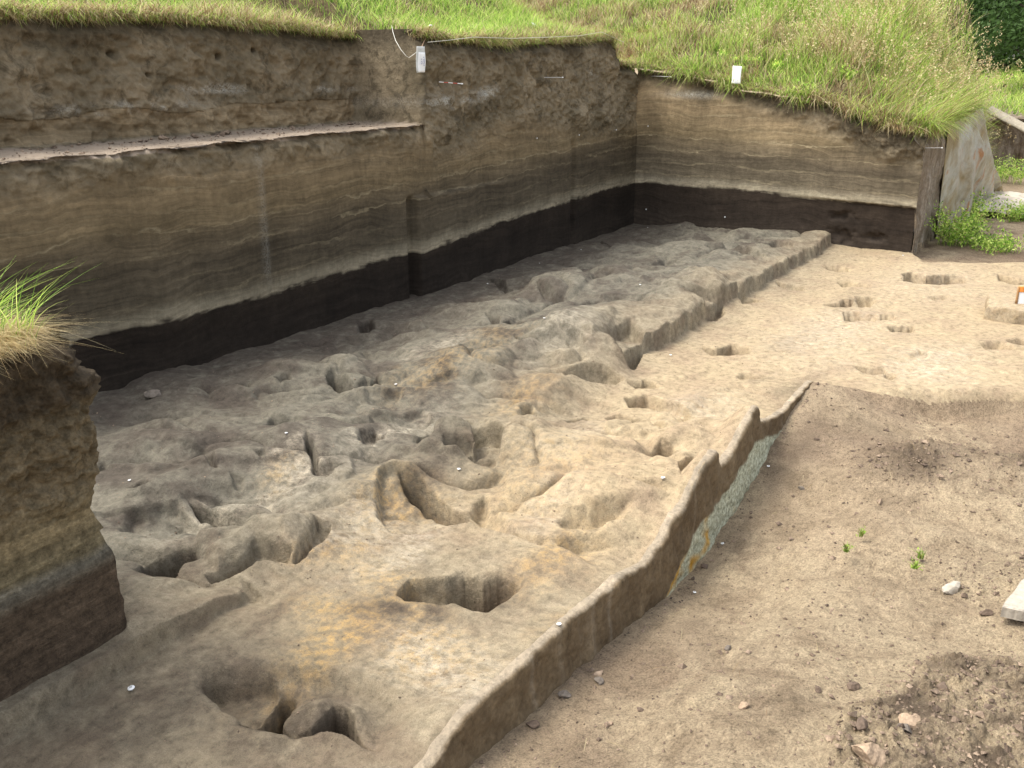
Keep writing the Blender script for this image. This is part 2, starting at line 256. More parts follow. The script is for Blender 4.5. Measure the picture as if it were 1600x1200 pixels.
PLATES = [  # raised patches: outline, height, edge width
 (z6([(600, 840), (760, 868), (900, 875), (1000, 880), (1100, 905), (1150, 955), (1240, 1000), (1245, 1085), (1170, 1130), (1060, 1140), (1000, 1150), (880, 1180), (760, 1170), (640, 1150), (570, 1080), (560, 980)]), .075, .09),
 (z6([(235, 960), (285, 905), (390, 885), (450, 910), (452, 940), (340, 944), (330, 975), (240, 985)]), .05, .03),
 (z6([(950, 840), (1050, 822), (1160, 815), (1176, 850), (1100, 872), (1000, 878)]), .05, .03), (z6([(1130, 905), (1250, 870), (1330, 880), (1390, 910), (1340, 982), (1250, 990), (1200, 982), (1150, 930)]), .06, .03),
 (z5([(972, 112), (1000, 85), (1080, 75), (1150, 95), (1182, 130), (1100, 152), (1000, 145)]), .03, .05),
 (z6([(640, 300), (700, 285), (850, 280), (905, 320), (860, 365), (800, 383), (700, 350), (645, 332)]), .055, .03), (z6([(700, 540), (780, 490), (860, 460), (1000, 470), (955, 560), (900, 578), (860, 566), (760, 558)]), .06, .03),
 (z6([(870, 420), (1150, 390), (1350, 400), (1250, 450), (1060, 482), (1000, 490), (880, 455)]), .04, .04), (z6([(1130, 335), (1250, 295), (1430, 310), (1425, 362), (1230, 370)]), .045, .03),
 (z5([(470, 575), (620, 585), (720, 600), (800, 640), (740, 700), (700, 672), (600, 620)]), .045, .03), (z5([(500, 740), (700, 722), (925, 680), (840, 835), (790, 798), (700, 783), (560, 865), (490, 800)]), .045, .025),
 (z5([(60, 640), (100, 640), (200, 690), (420, 735), (640, 735), (560, 780), (490, 790), (300, 780), (200, 760), (80, 700)]), .03, .03), (z5([(550, 60), (700, 30), (900, 60), (980, 110), (860, 125), (700, 110)]), .03, .06),
 (z5([(1215, 340), (1330, 330), (1330, 420), (1200, 470), (1120, 410)]), .04, .05), (z6([(100, 600), (380, 600), (600, 620), (800, 690), (700, 740), (300, 720), (60, 660)]), .035, .08), (z6([(300, 350), (560, 380), (700, 420), (600, 450), (480, 430), (250, 400)]), .03, .06),
 (z9([(560, 350), (760, 330), (960, 420), (990, 470), (850, 640), (640, 560), (630, 440)]), .02, .05), (z8([(340, 520), (560, 500), (830, 515), (700, 600), (480, 690), (350, 740)]), .02, .03), (z5([(160, 110), (420, 40), (560, 100), (500, 170), (250, 200)]), .035, .10),
]
QX = [([tuple(P(x, y)[:2]) for x, y in poly], d, wd) for poly, d, wd in PLATES]
PX = [([tuple(P(x, y)[:2]) for x, y in poly], d, wd) for poly, d, wd in PITS]
BX = [(*P(x, y)[:2], a, b, h) for x, y, a, b, h in BUMPS]
rx = random.Random(11); EXTRA = []
for _ in range(400):     # the many smaller unnamed hollows between the traced ones
    cx, cy = rx.uniform(2.3, 10.2), rx.uniform(2.0, 4.8)
    if len(EXTRA) >= 22: break
    if cy < 2.7 and (cx > 4.6 or cx < 2.6): continue
    if any((cx-sum(p[0] for p in q)/len(q))**2+(cy-sum(p[1] for p in q)/len(q))**2 < .20**2 for q, _d, _w in PX+EXTRA): continue
    a = rx.uniform(.08, .22); b = a*rx.uniform(.35, .8); th = -1.0+rx.uniform(-.5, .5); pts = []
    for k in range(9):
        t = 2*math.pi*k/9; r_ = rx.uniform(.75, 1.2); px_, py_ = a*r_*math.cos(t), b*r_*math.sin(t)+.35*b*math.cos(2*t); pts.append((cx+px_*math.cos(th)-py_*math.sin(th), cy+px_*math.sin(th)+py_*math.cos(th)))
    EXTRA.append((pts, rx.uniform(.02, .045), rx.uniform(.03, .07)))
def sdf(poly, X, Y):     # >0 inside
    n = len(poly); d = np.full(X.shape, 1e9); ins = np.zeros(X.shape, bool)
    for i in range(n):
        ax, ay = poly[i]; bx, by = poly[(i+1) % n]; ex, ey = bx-ax, by-ay; wx, wy = X-ax, Y-ay
        t = np.clip((wx*ex+wy*ey)/(ex*ex+ey*ey+1e-12), 0, 1); d = np.minimum(d, (wx-ex*t)**2+(wy-ey*t)**2)
        c = ((ay > Y) != (by > Y)) & (X < ex*(Y-ay)/(ey if abs(ey) > 1e-9 else 1e-9)+ax); ins ^= c
    d = np.sqrt(d); return np.where(ins, d, -d)
# edge profiles of the trench (X, z) read off the photo
T_TOP = [(-9, 0), (1.6, -.03), (1.78, 0), (1.97, .05), (2.15, .04), (2.27, .03), (2.65, .02), (2.94, -.01), (3.06, -.01), (3.32, -.08), (3.48, -.05), (3.65, .02), (3.76, .03), (3.9, .10), (3.99, .14), (4.11, .17), (4.15, .16), (4.22, .05), (4.4, .07), (4.58, .155), (4.76, .20), (4.80, .19), (4.84, .09), (5.06, .03), (5.38, -.01), (5.57, .01), (5.88, .01), (9, 0)]
T_BOT = [(-9, -.12), (1.9, -.12), (2.3, -.18), (2.63, -.20), (3.11, -.28), (3.57, -.36), (3.88, -.36), (4.23, -.32), (4.56, -.27), (4.93, -.17), (5.39, -.06), (5.71, -.005), (5.9, 0.0), (9, 0)]
T_BAND = [(0, -1), (3.5, -.37), (3.63, -.28), (3.85, -.18), (4.19, -.15), (4.47, -.08), (4.71, -.01), (5.0, -.06), (5.21, -.10), (5.5, -.08), (5.8, -.05), (9, -1)]
def prof(tab, X): return np.interp(X, [a for a, b in tab], [b for a, b in tab])
def lip(X): return prof(T_TOP, X+.01*fbm(X*28, X*0, 41, 2))
Y_T, Y_C, Y_W, X_W = 1.44, 2.58, 5.06, 10.88
def terrace(X, Y):
    # warp
    wx = .016*fbm(X*5, Y*5, 3, 4)+.02*fbm(X*1.7, Y*1.7, 4, 2); wy = .016*fbm(X*5+9, Y*5, 5, 4)+.02*fbm(X*1.7, Y*1.7+5, 6, 2)
    wx = wx+.005*fbm(X*17, Y*17, 7, 3); wy = wy+.005*fbm(X*17, Y*17, 8, 3); U, W = X+wx, Y+wy
    zup = np.interp(X, [0, 1.6, 2.15, 2.6, 5.2, 5.6, 10.9], [.11, .10, .045, .05, .10, .15, .11])
    wid = np.interp(X, [0, 2.1, 2.5, 5.3, 5.55, 12], [.012, .012, .5, .5, .02, .02])
    jag = .022*np.round(2.5*fbm(X*3, X*0+.3, 11, 3))/1.2*ss(5.4, 5.7, X)+.035*fbm(X*2.2, X*0, 12, 3)*ss(5.4, 5.7, X)
    up = ss(0, 1, (Y-Y_C+jag)/wid+.5*(wid > .1))
    z = zup*up*(1-.85*ss(3.0, 4.9, Y)*ss(2.3, 5, X)); wf = 1-.75*ss(4.2, 4.95, Y)
    lumpy = np.clip(.25+.75*ss(Y_C-.2, Y_C+.3, Y)+.9*ss(5.2, 4.2, X)*ss(3.0, 3.7, X)-.2*ss(3.2, 2.8, X)*ss(2.6, 2.4, Y), 0, 1)
    ra, fa = U*rt[0]+W*rt[1], U*fh[0]+W*fh[1]; zl = .100*fbm(ra*.85+.35*fbm(X*2, Y*2, 26, 2), fa*1.9, 21, 4); q = zl/.032; fq = q-np.floor(q); zl = .30*zl+.70*.032*(np.floor(q)+ss(.30, .62, fq)); bn = np.abs(fbm(ra*1.25+.5*fbm(X*1.7, Y*1.7, 28, 2), fa*2.7+.5*fbm(X*1.9, Y*1.9, 29, 2), 33, 2)); zl = zl+.014*fbm(ra*2.2, fa*4.2, 27, 3)+.060*(1-np.exp(-bn/.13))-.035
    z = z+wf*lumpy*(zl+.034*(ridged(U*1.5+.6*W, W*2.4, 22, 2)-.3)+.010*fbm(U*4.2, W*5.5, 24, 3))*ss(1.2, 2.4, X)
    z = z+.005*fbm(U*9, W*9, 23, 4)*(.3+lumpy)+.0018*fbm(X*45, Y*45, 25, 3)
    for cx, cy, a, b, h in BX: z = z+h*np.exp(-(((U-cx)/a)**2+((W-cy)/b)**2)**1.6)
    for poly, d, wd in QX:
        xs = [p[0] for p in poly]; ys = [p[1] for p in poly]; m = (X > min(xs)-.2) & (X < max(xs)+.2) & (Y > min(ys)-.2) & (Y < max(ys)+.2)
        if not m.any(): continue
        s = sdf(poly, U[m], W[m]); z[m] += d*(.6*ss(-.02, .6*wd, s)+.5*ss(0, wd*3, s))
    for poly, d, wd in PX+EXTRA:
        xs = [p[0] for p in poly]; ys = [p[1] for p in poly]; m = (X > min(xs)-.25) & (X < max(xs)+.25) & (Y > min(ys)-.25) & (Y < max(ys)+.25)
        if not m.any(): continue
        um, wm = U[m], W[m]; s = sdf(poly, um-.0*wm, wm); cx, cy = sum(xs)/len(xs), sum(ys)/len(ys); al_ = (um-cx)*.75+(wm-cy)*.66; ex = max(.05, .5*((max(xs)-min(xs))*.75+(max(ys)-min(ys))*.66)); tl = np.clip(1.05+.38*al_/ex, .55, 1.45)
        z[m] -= 1.30*d*tl*(.84*ss(-.10*wd, .75*wd, s)+.16*ss(-.04, .05, s))*(1+.3*fbm(um*10, wm*10, 31, 3))-.004*np.exp(-(s/.03)**2)
    # rise / clean up against the trench edge
    e = ss(.22, .03, Y-Y_T)*(X > 1.2)*(X < 5.95); z = z*(1-e)+lip(X)*e
    e = ss(.0, -.02, Y-(Y_W-.04)); return z*1.0
RC = P(915, 1135, -.12); RD = P(1640, 770, -.1)
def trench(X, Y):
    b = prof(T_BOT, X); d = np.maximum(Y_T-Y, 0)
    z = b+ss(0, .9, d)*(.10+.08*np.clip(-b*3, 0, 1))+.03*fbm(X*1.6, Y*1.6, 51, 3)*ss(0, .3, d)-.24*ss(4.9, 5.9, X)*ss(.1, .8, d)
    z = z+.009*fbm(X*9, Y*9, 52, 4)+.030*fbm(X*3.4, Y*2.2, 57, 4)*ss(.1, .4, d)+.012*ridged(X*6+Y*2, Y*3, 58, 3)*ss(.1, .4, d)
    rub = ss(-.15, .35, fbm(X*1.1+3, Y*1.1, 53, 3)+1.4*gauss(X, Y, 3.0, .02, .8, .42)+1.0*gauss(X, Y, 2.55, .3, .3, .25)+1.0*gauss(X, Y, RD[0], RD[1], .5, .4)+.9*gauss(X, Y, RC[0], RC[1], .34, .12)-.6)
    clod = np.maximum(fbm(X*26, Y*26, 54, 3), 0)**1.2*.045+np.maximum(fbm(X*55, Y*55, 55, 2), 0)*.014
    z = z+rub*(clod*1.3+.03)+ .12*gauss(X, Y, 3.0, -.4, 1.0, .5)
    return z, rub
def xend(Y): return np.interp(Y, [-3, .2, .6, 1.0, 1.44], [6.6, 6.42, 6.15, 5.98, 5.90])
def floor_all(X, Y):
    zt = terrace(X, Y); zr, rub = trench(X, Y)
    jx = X+.05*fbm(Y*3, X*3, 61, 3); inT = (Y < Y_T-.012)
    e = ss(-.06, .11, jx-xend(Y)); zlow = zr*(1-e)+zt*e
    # far edge of the cleaned terrace, lower rough ground behind
    xf = np.interp(Y, [-6, .6, 1.2, 1.5, 1.69, 1.8], [12.8, 10.95, 10.55, 10.4, 10.85, 10.88]); f = ss(0, .06, X-xf+.03*fbm(X*5, Y*5, 63, 2))*(Y < 1.72)
    z = np.where(inT, zlow, zt); low = -.07+.03*fbm(X*1.2, Y*1.2, 64, 4)+.02*fbm(X*6, Y*6, 65, 3); z = z*(1-f)+low*f
    tr = inT & (e < .5)
    return z, tr, rub, f
def polar(r, th):
    RR, TT = np.meshgrid(r, th, indexing='ij'); return RR*np.cos(TT), RR*np.sin(TT)
rs = [.9]
while rs[-1] < 14.5: rs.append(rs[-1]+min(max(rs[-1]**2/2700, .0055), .022))
rs = np.array(rs); ths = YAW+np.radians(np.linspace(-52, 46, 1150))
GX, GY = polar(rs, ths); GZ, TR, RUB, FAR = floor_all(GX, GY)
nr, nc = GX.shape
def stain(pts, X, Y):
    r = np.zeros(X.shape)
    wx = X+.12*fbm(X*3, Y*3, 71, 4); wy = Y+.12*fbm(X*3+7, Y*3, 72, 4)
    for px, py, a, b, s in pts:
        c = P(px, py); r = np.maximum(r, s*np.exp(-((wx-c[0])/a)**2-((wy-c[1])/b)**2))
    return r
# grey and cream earth, with the back wall's shadow gradient painted into the grey
t1 = GY+.30*fbm(GX*1.3, GY*1.3, 73, 5)+np.interp(GX, [1, 2, 3.5, 5, 8, 11], [.2, .15, .35, .1, .15, .3])*1.0
gre = ss(2.15, 3.5, t1)*.92; gre = np.maximum(gre, ss(5.0, 5.6, GX)*ss(Y_C-.01, Y_C+.02, GY)*.55); gre = np.maximum(gre, .45*ss(3.6, 2.6, GX))
och = stain([(620, 790, .25, .15, .8), (520, 1010, .3, .12, .9), (620, 960, .2, .2, .8), (440, 760, .15, .1, .5), (880, 870, .3, .12, .7), (600, 900, .1, .2, .6), (700, 600, .5, .2, .45), (560, 960, .12, .2, .9), (760, 560, .4, .2, .3), (680, 1020, .15, .2, .8), (820, 640, .4, .15, .45), (900, 990, .12, .1, .5), (520, 870, .15, .1, .6), (860, 745, .5, .3, .35)], GX, GY)
drk = stain([(620, 960, .10, .16, .9), (480, 1130, .28, .25, .75), (330, 1060, .3, .2, .6), (200, 1130, .35, .3, .6), (560, 740, .25, .15, .5), (300, 740, .4, .25, .55), (700, 740, .2, .12, .6), (450, 960, .2, .05, .6), (680, 960, .1, .1, .8), (420, 900, .3, .08, .4), (760, 860, .1, .06, .3), (400, 640, .4, .25, .4), (640, 880, .1, .08, .4), (790, 930, .1, .09, .6), (230, 760, .3, .3, .4), (900, 520, .5, .15, .3), (560, 560, .4, .2, .3), (860, 450, .8, .3, .35), (1250, 610, .35, .1, .5), (1230, 540, .25, .12, .3), (1200, 590, .15, .1, .35), (1330, 470, .4, .1, .3)], GX, GY)
pal = stain([(700, 1040, .15, .25, .9), (760, 1080, .15, .1, .7), (860, 800, .3, .15, .5), (330, 800, .12, .1, .9), (380, 790, .15, .1, .9), (480, 760, .25, .2, .7), (620, 690, .4, .12, .8), (560, 830, .3, .2, .6), (620, 860, .3, .1, .7), (450, 730, .2, .1, .6), (900, 700, .4, .15, .5), (1300, 520, .9, .4, .8), (1450, 570, .5, .3, .9), (1100, 640, .4, .2, .5), (300, 840, .2, .1, .5), (880, 560, .5, .2, .6), (1450, 440, 1., .5, .5), (690, 560, .4, .1, .6)], GX, GY)
drk = np.maximum(drk, .75*ss(3.7, 4.9, GY+.5*fbm(GX*1.1, GY*1.6, 74, 4))); mask = np.stack([gre, np.clip(och, 0, 1), np.clip(drk, 0, 1), np.clip(pal, 0, 1)], -1).reshape(-1, 4)  # dark band along the back wall: the wall's shadow put into the colour
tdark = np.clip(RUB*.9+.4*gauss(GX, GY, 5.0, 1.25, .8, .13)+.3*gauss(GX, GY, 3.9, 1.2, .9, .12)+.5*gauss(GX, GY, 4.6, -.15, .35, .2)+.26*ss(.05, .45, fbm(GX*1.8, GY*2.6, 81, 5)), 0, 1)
tred = np.clip(ss(.0, .5, fbm(GX*1.4, GY*1.4, 82, 4))*.5+.5*ss(5.6, 5.95, GX)*ss(6.6, 6.1, GX)+FAR*.6, 0, 1)
tpal = ss(-.25, .25, fbm(GX*1.2+4, GY*1.6, 83, 5))
tmask = np.stack([tdark, tred, tpal, tpal*0+1], -1).reshape(-1, 4)
V = np.stack([GX, GY, GZ], -1).reshape(-1, 3)
rough_zone = (TR | (FAR > .5)); c4 = rough_zone[:-1, :-1]; iy = GY < Y_T-.012; strad = (iy[:-1, :-1] ^ iy[1:, :-1]) | (iy[:-1, :-1] ^ iy[:-1, 1:]) | (iy[:-1, :-1] ^ iy[1:, 1:]); strad &= (GX[:-1, :-1] < 5.9)
keep = (GY[:-1, :-1] < Y_W+.25) & (GX[:-1, :-1] < X_W+.25) | (GY[:-1, :-1] < 1.95)
keep = keep & ~strad
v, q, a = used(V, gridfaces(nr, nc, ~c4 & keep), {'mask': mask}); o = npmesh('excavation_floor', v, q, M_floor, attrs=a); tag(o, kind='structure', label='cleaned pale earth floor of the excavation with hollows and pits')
v, q, a = used(V, gridfaces(nr, nc, c4 & keep), {'mask': tmask}); o = npmesh('trench_ground', v, q, M_trench, attrs=a); tag(o, kind='structure', label='rough trampled earth at the bottom of the trench')
# far ground, and ground under and behind the viewer: two coarse rings
def coarse(name, rr, th0, th1, n, zf):
    X, Y = polar(np.array(rr), np.radians(np.linspace(th0, th1, n))); Z = zf(X, Y)
    k = np.stack([0*X+.1, 0*X+.4, 0*X+.3, 0*X+1], -1).reshape(-1, 4); o = npmesh(name, np.stack([X, Y, Z], -1).reshape(-1, 3), gridfaces(*X.shape), M_trench, attrs={'mask': k}); tag(o, kind='structure', label='open rough earth around the excavation')
ang = math.degrees(YAW)
coarse('ground', list(np.geomspace(14.4, 400, 60)), ang-180, ang+180, 200, lambda X, Y: -.09+.05*fbm(X*.3, Y*.3, 9, 3)-.25*ss(14, 20, np.hypot(X, Y))*(Y < -2))
coarse('ground', list(np.linspace(0.0, 14.5, 90)), ang+45.8, ang+308.1, 160, lambda X, Y: np.where(Y > Y_T, .0, -.12)+.03*fbm(X, Y, 9, 3))
coarse('ground', list(np.linspace(0.0, .92, 10)), ang-53, ang+47, 30, lambda X, Y: np.where(Y > Y_T, -.0, -.14)+0*X)
# ------------------------------------------------------------------ trench side (cut face)
xs = np.arange(.2, 5.93, .008); nz = 80; T = np.linspace(0, 1, nz)
XX, TT = np.meshgrid(xs, T, indexing='ij'); top = lip(XX)+.003; bot = prof(T_BOT, XX)-.10
ZZ = bot+(top-bot)*TT; YY = Y_T-.026+.012*fbm(XX*2.2, ZZ*2.0, 91, 4)+.012*(ridged(XX*6+ZZ*3, ZZ*5, 92, 4)-.3)+.006*fbm(XX*22, ZZ*22, 95, 3)-.035*(1-TT)**2; kk = ss(.95, 1., TT)**1.3; YY = YY+(Y_T+.016+.006*fbm(XX*20, XX*0, 97, 3)-YY)*kk; ZZ = ZZ+(lip(XX)+.0025-ZZ)*ss(.95, .985, TT)
band = ss(.015, -.015, ZZ-prof(T_BAND, XX)-.03*fbm(XX*8, ZZ*8, 93, 4))
oc = band*ss(.1, .5, fbm(XX*5, ZZ*5, 94, 3)+.9*gauss(XX, ZZ, 3.6, -.33, .10, .08)+.6*gauss(XX, ZZ, 3.95, -.33, .12, .05)+.4*ss(4.2, 3.6, XX)*ss(.04, .0, prof(T_BAND, XX)-ZZ)-.25)
def side_material():
    m, t, b = mat('cut_earth', .95); s, al = attr(t, 'mask'); v = vmap(t, (1, 1, .35), (0, .5, 0)); n1 = noise(t, v, 9, 8, .7, .4); n2 = noise(t, vmap(t), 45, 7, .75); n0 = noise(t, vmap(t), 3, 5, .6)
    c = mix(t, ramp(t, n1, [(.35, 0.), (.65, 1.)]), (.125, .088, .05), (.22, .16, .092)); c = mix(t, ramp(t, n0, [(.4, 0.), (.65, .7)]), c, (.11, .074, .04))
    c = mix(t, s[0], c, mix(t, ramp(t, n2, [(.35, 0.), (.6, 1.)]), (.26, .26, .17), (.52, .52, .38))); c = mix(t, s[1], c, (.50, .27, .035)); c = mix(t, s[2], c, mix(t, ramp(t, n1, [(.35, 0.), (.65, 1.)]), (.24, .20, .145), (.40, .325, .23)))
    c = mix(t, 1., c, ramp(t, n2, [(.3, .65), (.5, 1.), (.7, 1.3)]), 'MULTIPLY'); t.links.new(c, b.inputs['Base Color']); bump(t, b, mth(t, 'ADD', n1, mth(t, 'MULTIPLY', n2, .6)), .8, .02); return m
M_side = side_material()
o = npmesh('trench_side', np.stack([XX, YY, ZZ], -1).reshape(-1, 3), gridfaces(*XX.shape), M_side, attrs={'mask': np.stack([band, np.clip(oc, 0, 1), ss(.06, .30, kk+.25*fbm(XX*14, XX*0, 96, 4)), band*0+1], -1).reshape(-1, 4)})
tag(o, 'long brown cut side of the trench with a pale green clay band and ochre stains at its foot', 'cut bank', kind='structure')
# ------------------------------------------------------------------ back wall (plane Y = 5.06) with ledge
def zblack1(X): return np.interp(X, [2, 2.85, 3.24, 4.53, 6.3, 9.33, 10.4, 10.88], [.37, .38, .41, .38, .42, .53, .56, .56])
def topz1(X):
    t = np.interp(X, [2, 3.4, 4.3, 5.4, 6.3, 6.65, 6.9, 7.6, 9, 10.1, 10.2, 10.35, 11.2], [2.28, 2.28, 2.28, 2.27, 2.22, 2.205, 2.19, 2.16, 2.2, 2.25, 2.2, 1.98, 1.9])
    return t+.022*fbm(X*4, X*0, 101, 4)
ux = np.arange(2.0, X_W+.02, .0105); vz = 330
UX, VT = np.meshgrid(ux, np.linspace(0, 1, vz), indexing='ij')
Yb = np.where(UX < 6.6, 5.75, 5.06); Yb = 5.76-.70*ss(6.52, 6.60, UX)
lz = 1.485+.018*fbm(UX*3, UX*0, 103, 4); tz = topz1(UX)
la = lz+.15; lb = Yb-Y_W; lc = tz-lz+.04; tot = la+lb+lc; S = VT*tot
fz = np.where(S < la, S-.15, np.where(S < la+lb, lz, lz+(S-la-lb)))
fy = np.where(S < la, Y_W, np.where(S < la+lb, Y_W+(S-la), Yb))
isl = (S >= la) & (S < la+lb) & (lb > .05)
rough = ss(1.15, 1.5, fz+.06*fbm(UX*2, fz*2, 104, 3)+.12*(UX > 6.7)-.22*gauss(UX, fz, 8.2, 1.4, .9, .3)); hi = (fz > 1.5) & ~isl
lump = .045*fbm(UX*4, fz*5, 105, 5)+.03*ridged(UX*2.6, fz*3.5, 106, 3)+.03*np.maximum(fbm(UX*13, fz*13, 107, 3)-.05, 0)+.020*fbm(UX*22, fz*22, 107, 4)
holes = np.zeros(UX.shape)
for hx, hz, hr in [(onY(960, 130, 5.06)[0], onY(960, 130, 5.06)[2], .045), (onY(1003, 132, 5.06)[0], onY(1003, 132, 5.06)[2], .06), *[(onY(x, y, 5.75)[0], onY(x, y, 5.75)[2], r) for x, y, r in [(186, 84, .035), (345, 88, .03), (402, 78, .028), (236, 118, .022)]]]:
    holes = np.maximum(holes, np.exp(-(((UX-hx)/hr+.5*fbm(UX*14, fz*14, 118, 3))**2+((fz-hz)/hr/.7+.5*fbm(UX*14, fz*14, 119, 3))**2)**1.5)*(fz > 1.55))
dy = -.02*(fz/1.5)*0+rough*lump*1.3+.008*fbm(UX*1.2, fz*1.5, 108, 3)+.002*fbm(UX*20, fz*6, 109, 3)+.09*holes
dy = dy+.10*(1-ss(0, .12, tz-fz))*hi   # sod rolls back
# protruding slab and dark slots read off the photo
sx = 6.38; slab = ss(sx, sx+.02, UX)*ss(.90, .87, fz)*ss(8.3, 6.6, UX); dy = dy-.055*slab; dy = dy+.05*ss(sx-.10, sx-.05, UX)*ss(sx+.012, sx-.01, UX)*ss(.92, .85, fz)
dy = dy+.045*ss(9.20, 9.24, UX)*ss(9.34, 9.30, UX)*ss(1.22, 1.1, fz)*ss(-.1, .1, fz)
dy = dy-.018*np.exp(-((UX-4.64-.02*fz)/.03)**2)*ss(.3, .5, fz)-.0*fz
isw = ~isl
PY = fy+np.where(isw, dy, 0); PZ = fz+np.where(isl, .012*fbm(UX*7, fy*7, 110, 4)-.01, 0)
PY = PY+np.where(S < la, .10*ss(.07, 0, lz-fz)*(.4+.8*np.abs(fbm(UX*6, UX*0, 111, 3)))*(UX < 6.5), 0)
whit = np.clip(sum(g for g in [gauss(UX, fz, 7.0, 1.66, .35, .05), gauss(UX, fz, 7.6, 1.72, .2, .05)*.9, gauss(UX, fz, 9.6, 1.85, .25, .05)*.6, gauss(UX, fz, 4.9, 1.80, .3, .035)*.8, gauss(UX, fz, 4.2, 1.70, .5, .035)*.8, gauss(UX, fz, 6.2, 1.78, .5, .03)*.5]), 0, 1)*ss(-.3, .2, fbm(UX*9, fz*14, 112, 3))
seam = np.exp(-((UX-4.64-.02*fz)/.035)**2)*ss(.35, .6, fz)*(fz < 1.45); whit = np.maximum(whit, .18*seam)
layh = fz-zblack1(UX)+.020*fbm(UX*3, UX*0, 113, 5)+.016*fbm(UX*14, fz*9, 120, 4)
lay = np.clip(.25+layh/2, 0, 1)
ro = ss(.1, .9, rough)*(fz > 1.1); ro = np.where((fz > 1.5) & (fz < 1.68+.05*fbm(UX*2, fz, 114, 2)) & (UX < 6.5) & ~isl, ro*.15, ro)
def ledge_paint(): return np.where(isl | ((S < la) & (lz-fz < .03+.025*fbm(UX*5, UX*0, 116, 3)) & (UX < 6.5)), 1., 0.)
A = np.stack([lay, ro, whit, ledge_paint()], -1).reshape(-1, 4)
# the ledge's paler surface: alpha of lay
for M_ in (M_wall,):
    t = M_.node_tree; b = t.nodes['Principled BSDF']; src = b.inputs['Base Color'].links[0].from_socket; a_ = N(t, 'ShaderNodeAttribute'); a_.attribute_name = 'lay'
    c = mix(t, a_.outputs['Alpha'], src, mix(t, noise(t, vmap(t), 25, 6, .7), (.23, .18, .135), (.38, .31, .235))); t.links.new(c, b.inputs['Base Color'])
wall1 = npmesh('earth_wall', np.stack([UX, PY, PZ], -1).reshape(-1, 3), gridfaces(*UX.shape)[:, ::-1], M_wall, attrs={'lay': A, 'dark': np.repeat((ss(.22, .04, tz-fz+.10*fbm(UX*3, fz*3, 117, 4))*.75*hi).reshape(-1, 1), 3, 1)})
tag(wall1, 'long dark layered earth wall with a narrow ledge, running from the left edge to the back corner', 'earth wall')
# ------------------------------------------------------------------ end wall (plane X = 10.88) and its side (plane Y = 1.7)
def zblack2(Y): return np.interp(Y, [1.5, 1.83, 3.5, 5.1], [.47, .49, .54, .56])
def topz2(Y): return np.interp(Y, [1.6, 1.89, 2.4, 2.9, 3.45, 4.2, 4.93, 5.3], [1.24, 1.28, 1.44, 1.55, 1.64, 1.76, 1.90, 1.92])+.055*fbm(Y*2.6, Y*0, 121, 5)
uy = np.concatenate([np.arange(5.12, 1.72, -.011)]); vz2 = 220
UY, VT = np.meshgrid(uy, np.linspace(0, 1, vz2), indexing='ij'); tz2 = topz2(UY); Z2 = -.15+(tz2+.15)*VT
rgh = ss(.0, .25, Z2-(np.interp(UY, [1.7, 2.2, 3, 4, 5], [.78, .92, 1.22, 1.5, 1.68])+.06*fbm(UY*3, Z2*3, 122, 3)))
lmp = .04*fbm(UY*5, Z2*5, 123, 5)+.03*ridged(UY*3, Z2*3, 124, 3)+.014*fbm(UY*18, Z2*18, 125, 3)
DX = rgh*lmp*2.0+.006*fbm(UY*1.5, Z2*2, 126, 3)+.002*fbm(UY*20, Z2*8, 127, 3)+.12*ss(.2, 0, tz2-Z2)**1.5-.012*fbm(UY*4, Z2*4, 128, 3)*ss(.5, .2, Z2)*ss(3.4, 2.6, UY)
DX = DX-.03*ss(.012, -.02, Z2-zblack2(UY))*0+.03*ss(.02, -.02, Z2-zblack2(UY))*ss(3.5, 2.5, UY)
pit2 = sum(np.exp(-(((UY-y)/ry+.7*fbm(UY*9, Z2*9, 135, 3))**2+((Z2-z)/rz+.9*fbm(UY*9, Z2*9, 136, 3))**2)**1.5) for y, z, ry, rz in [(2.5, .33, .12, .05), (2.45, .10, .16, .08), (2.1, .12, .1, .05)]); DX = DX+.05*pit2
l2 = np.clip(.25+(Z2-zblack2(UY)+.012*fbm(UY*3, UY*0, 129, 5)+.014*fbm(UY*14, Z2*9, 130, 4))/2, 0, 1)
A2 = np.stack([l2, rgh*.9, .5*gauss(UY, Z2, 4.4, 1.62, .3, .04), l2*0], -1)
# side face going away along +X
uX = np.arange(X_W, 17.3, .018); UX3, VT3 = np.meshgrid(uX, np.linspace(0, 1, vz2), indexing='ij'); tz3 = np.interp(UX3, [10.88, 12, 14, 17.3], [1.24, 1.3, 1.40, .02])+.03*fbm(UX3*3, UX3*0, 131, 3); Z3 = -.15+(tz3+.15)*VT3
Y3 = 1.71+.06*fbm(UX3*3, Z3*2.2, 132, 5)+.03*ridged(UX3*6, Z3*3, 133, 4)+.12*ss(.2, 0, tz3-Z3)**1.5
wall2v = np.stack([X_W+DX, UY, Z2], -1); 
wall2 = npmesh('earth_wall', wall2v.reshape(-1, 3), gridfaces(*UY.shape)[:, ::-1], M_end, attrs={'lay': A2.reshape(-1, 4), 'dark': np.repeat((np.clip(ss(.30, .02, tz2-Z2+.16*fbm(UY*3, Z2*3, 134, 4)-.10*ss(3.8, 2.2, UY)), 0, 1)*.9).reshape(-1, 1), 3, 1)})
tag(wall2, 'shorter layered earth wall at the far end, pale brown over a black layer, facing the viewer', 'earth wall')
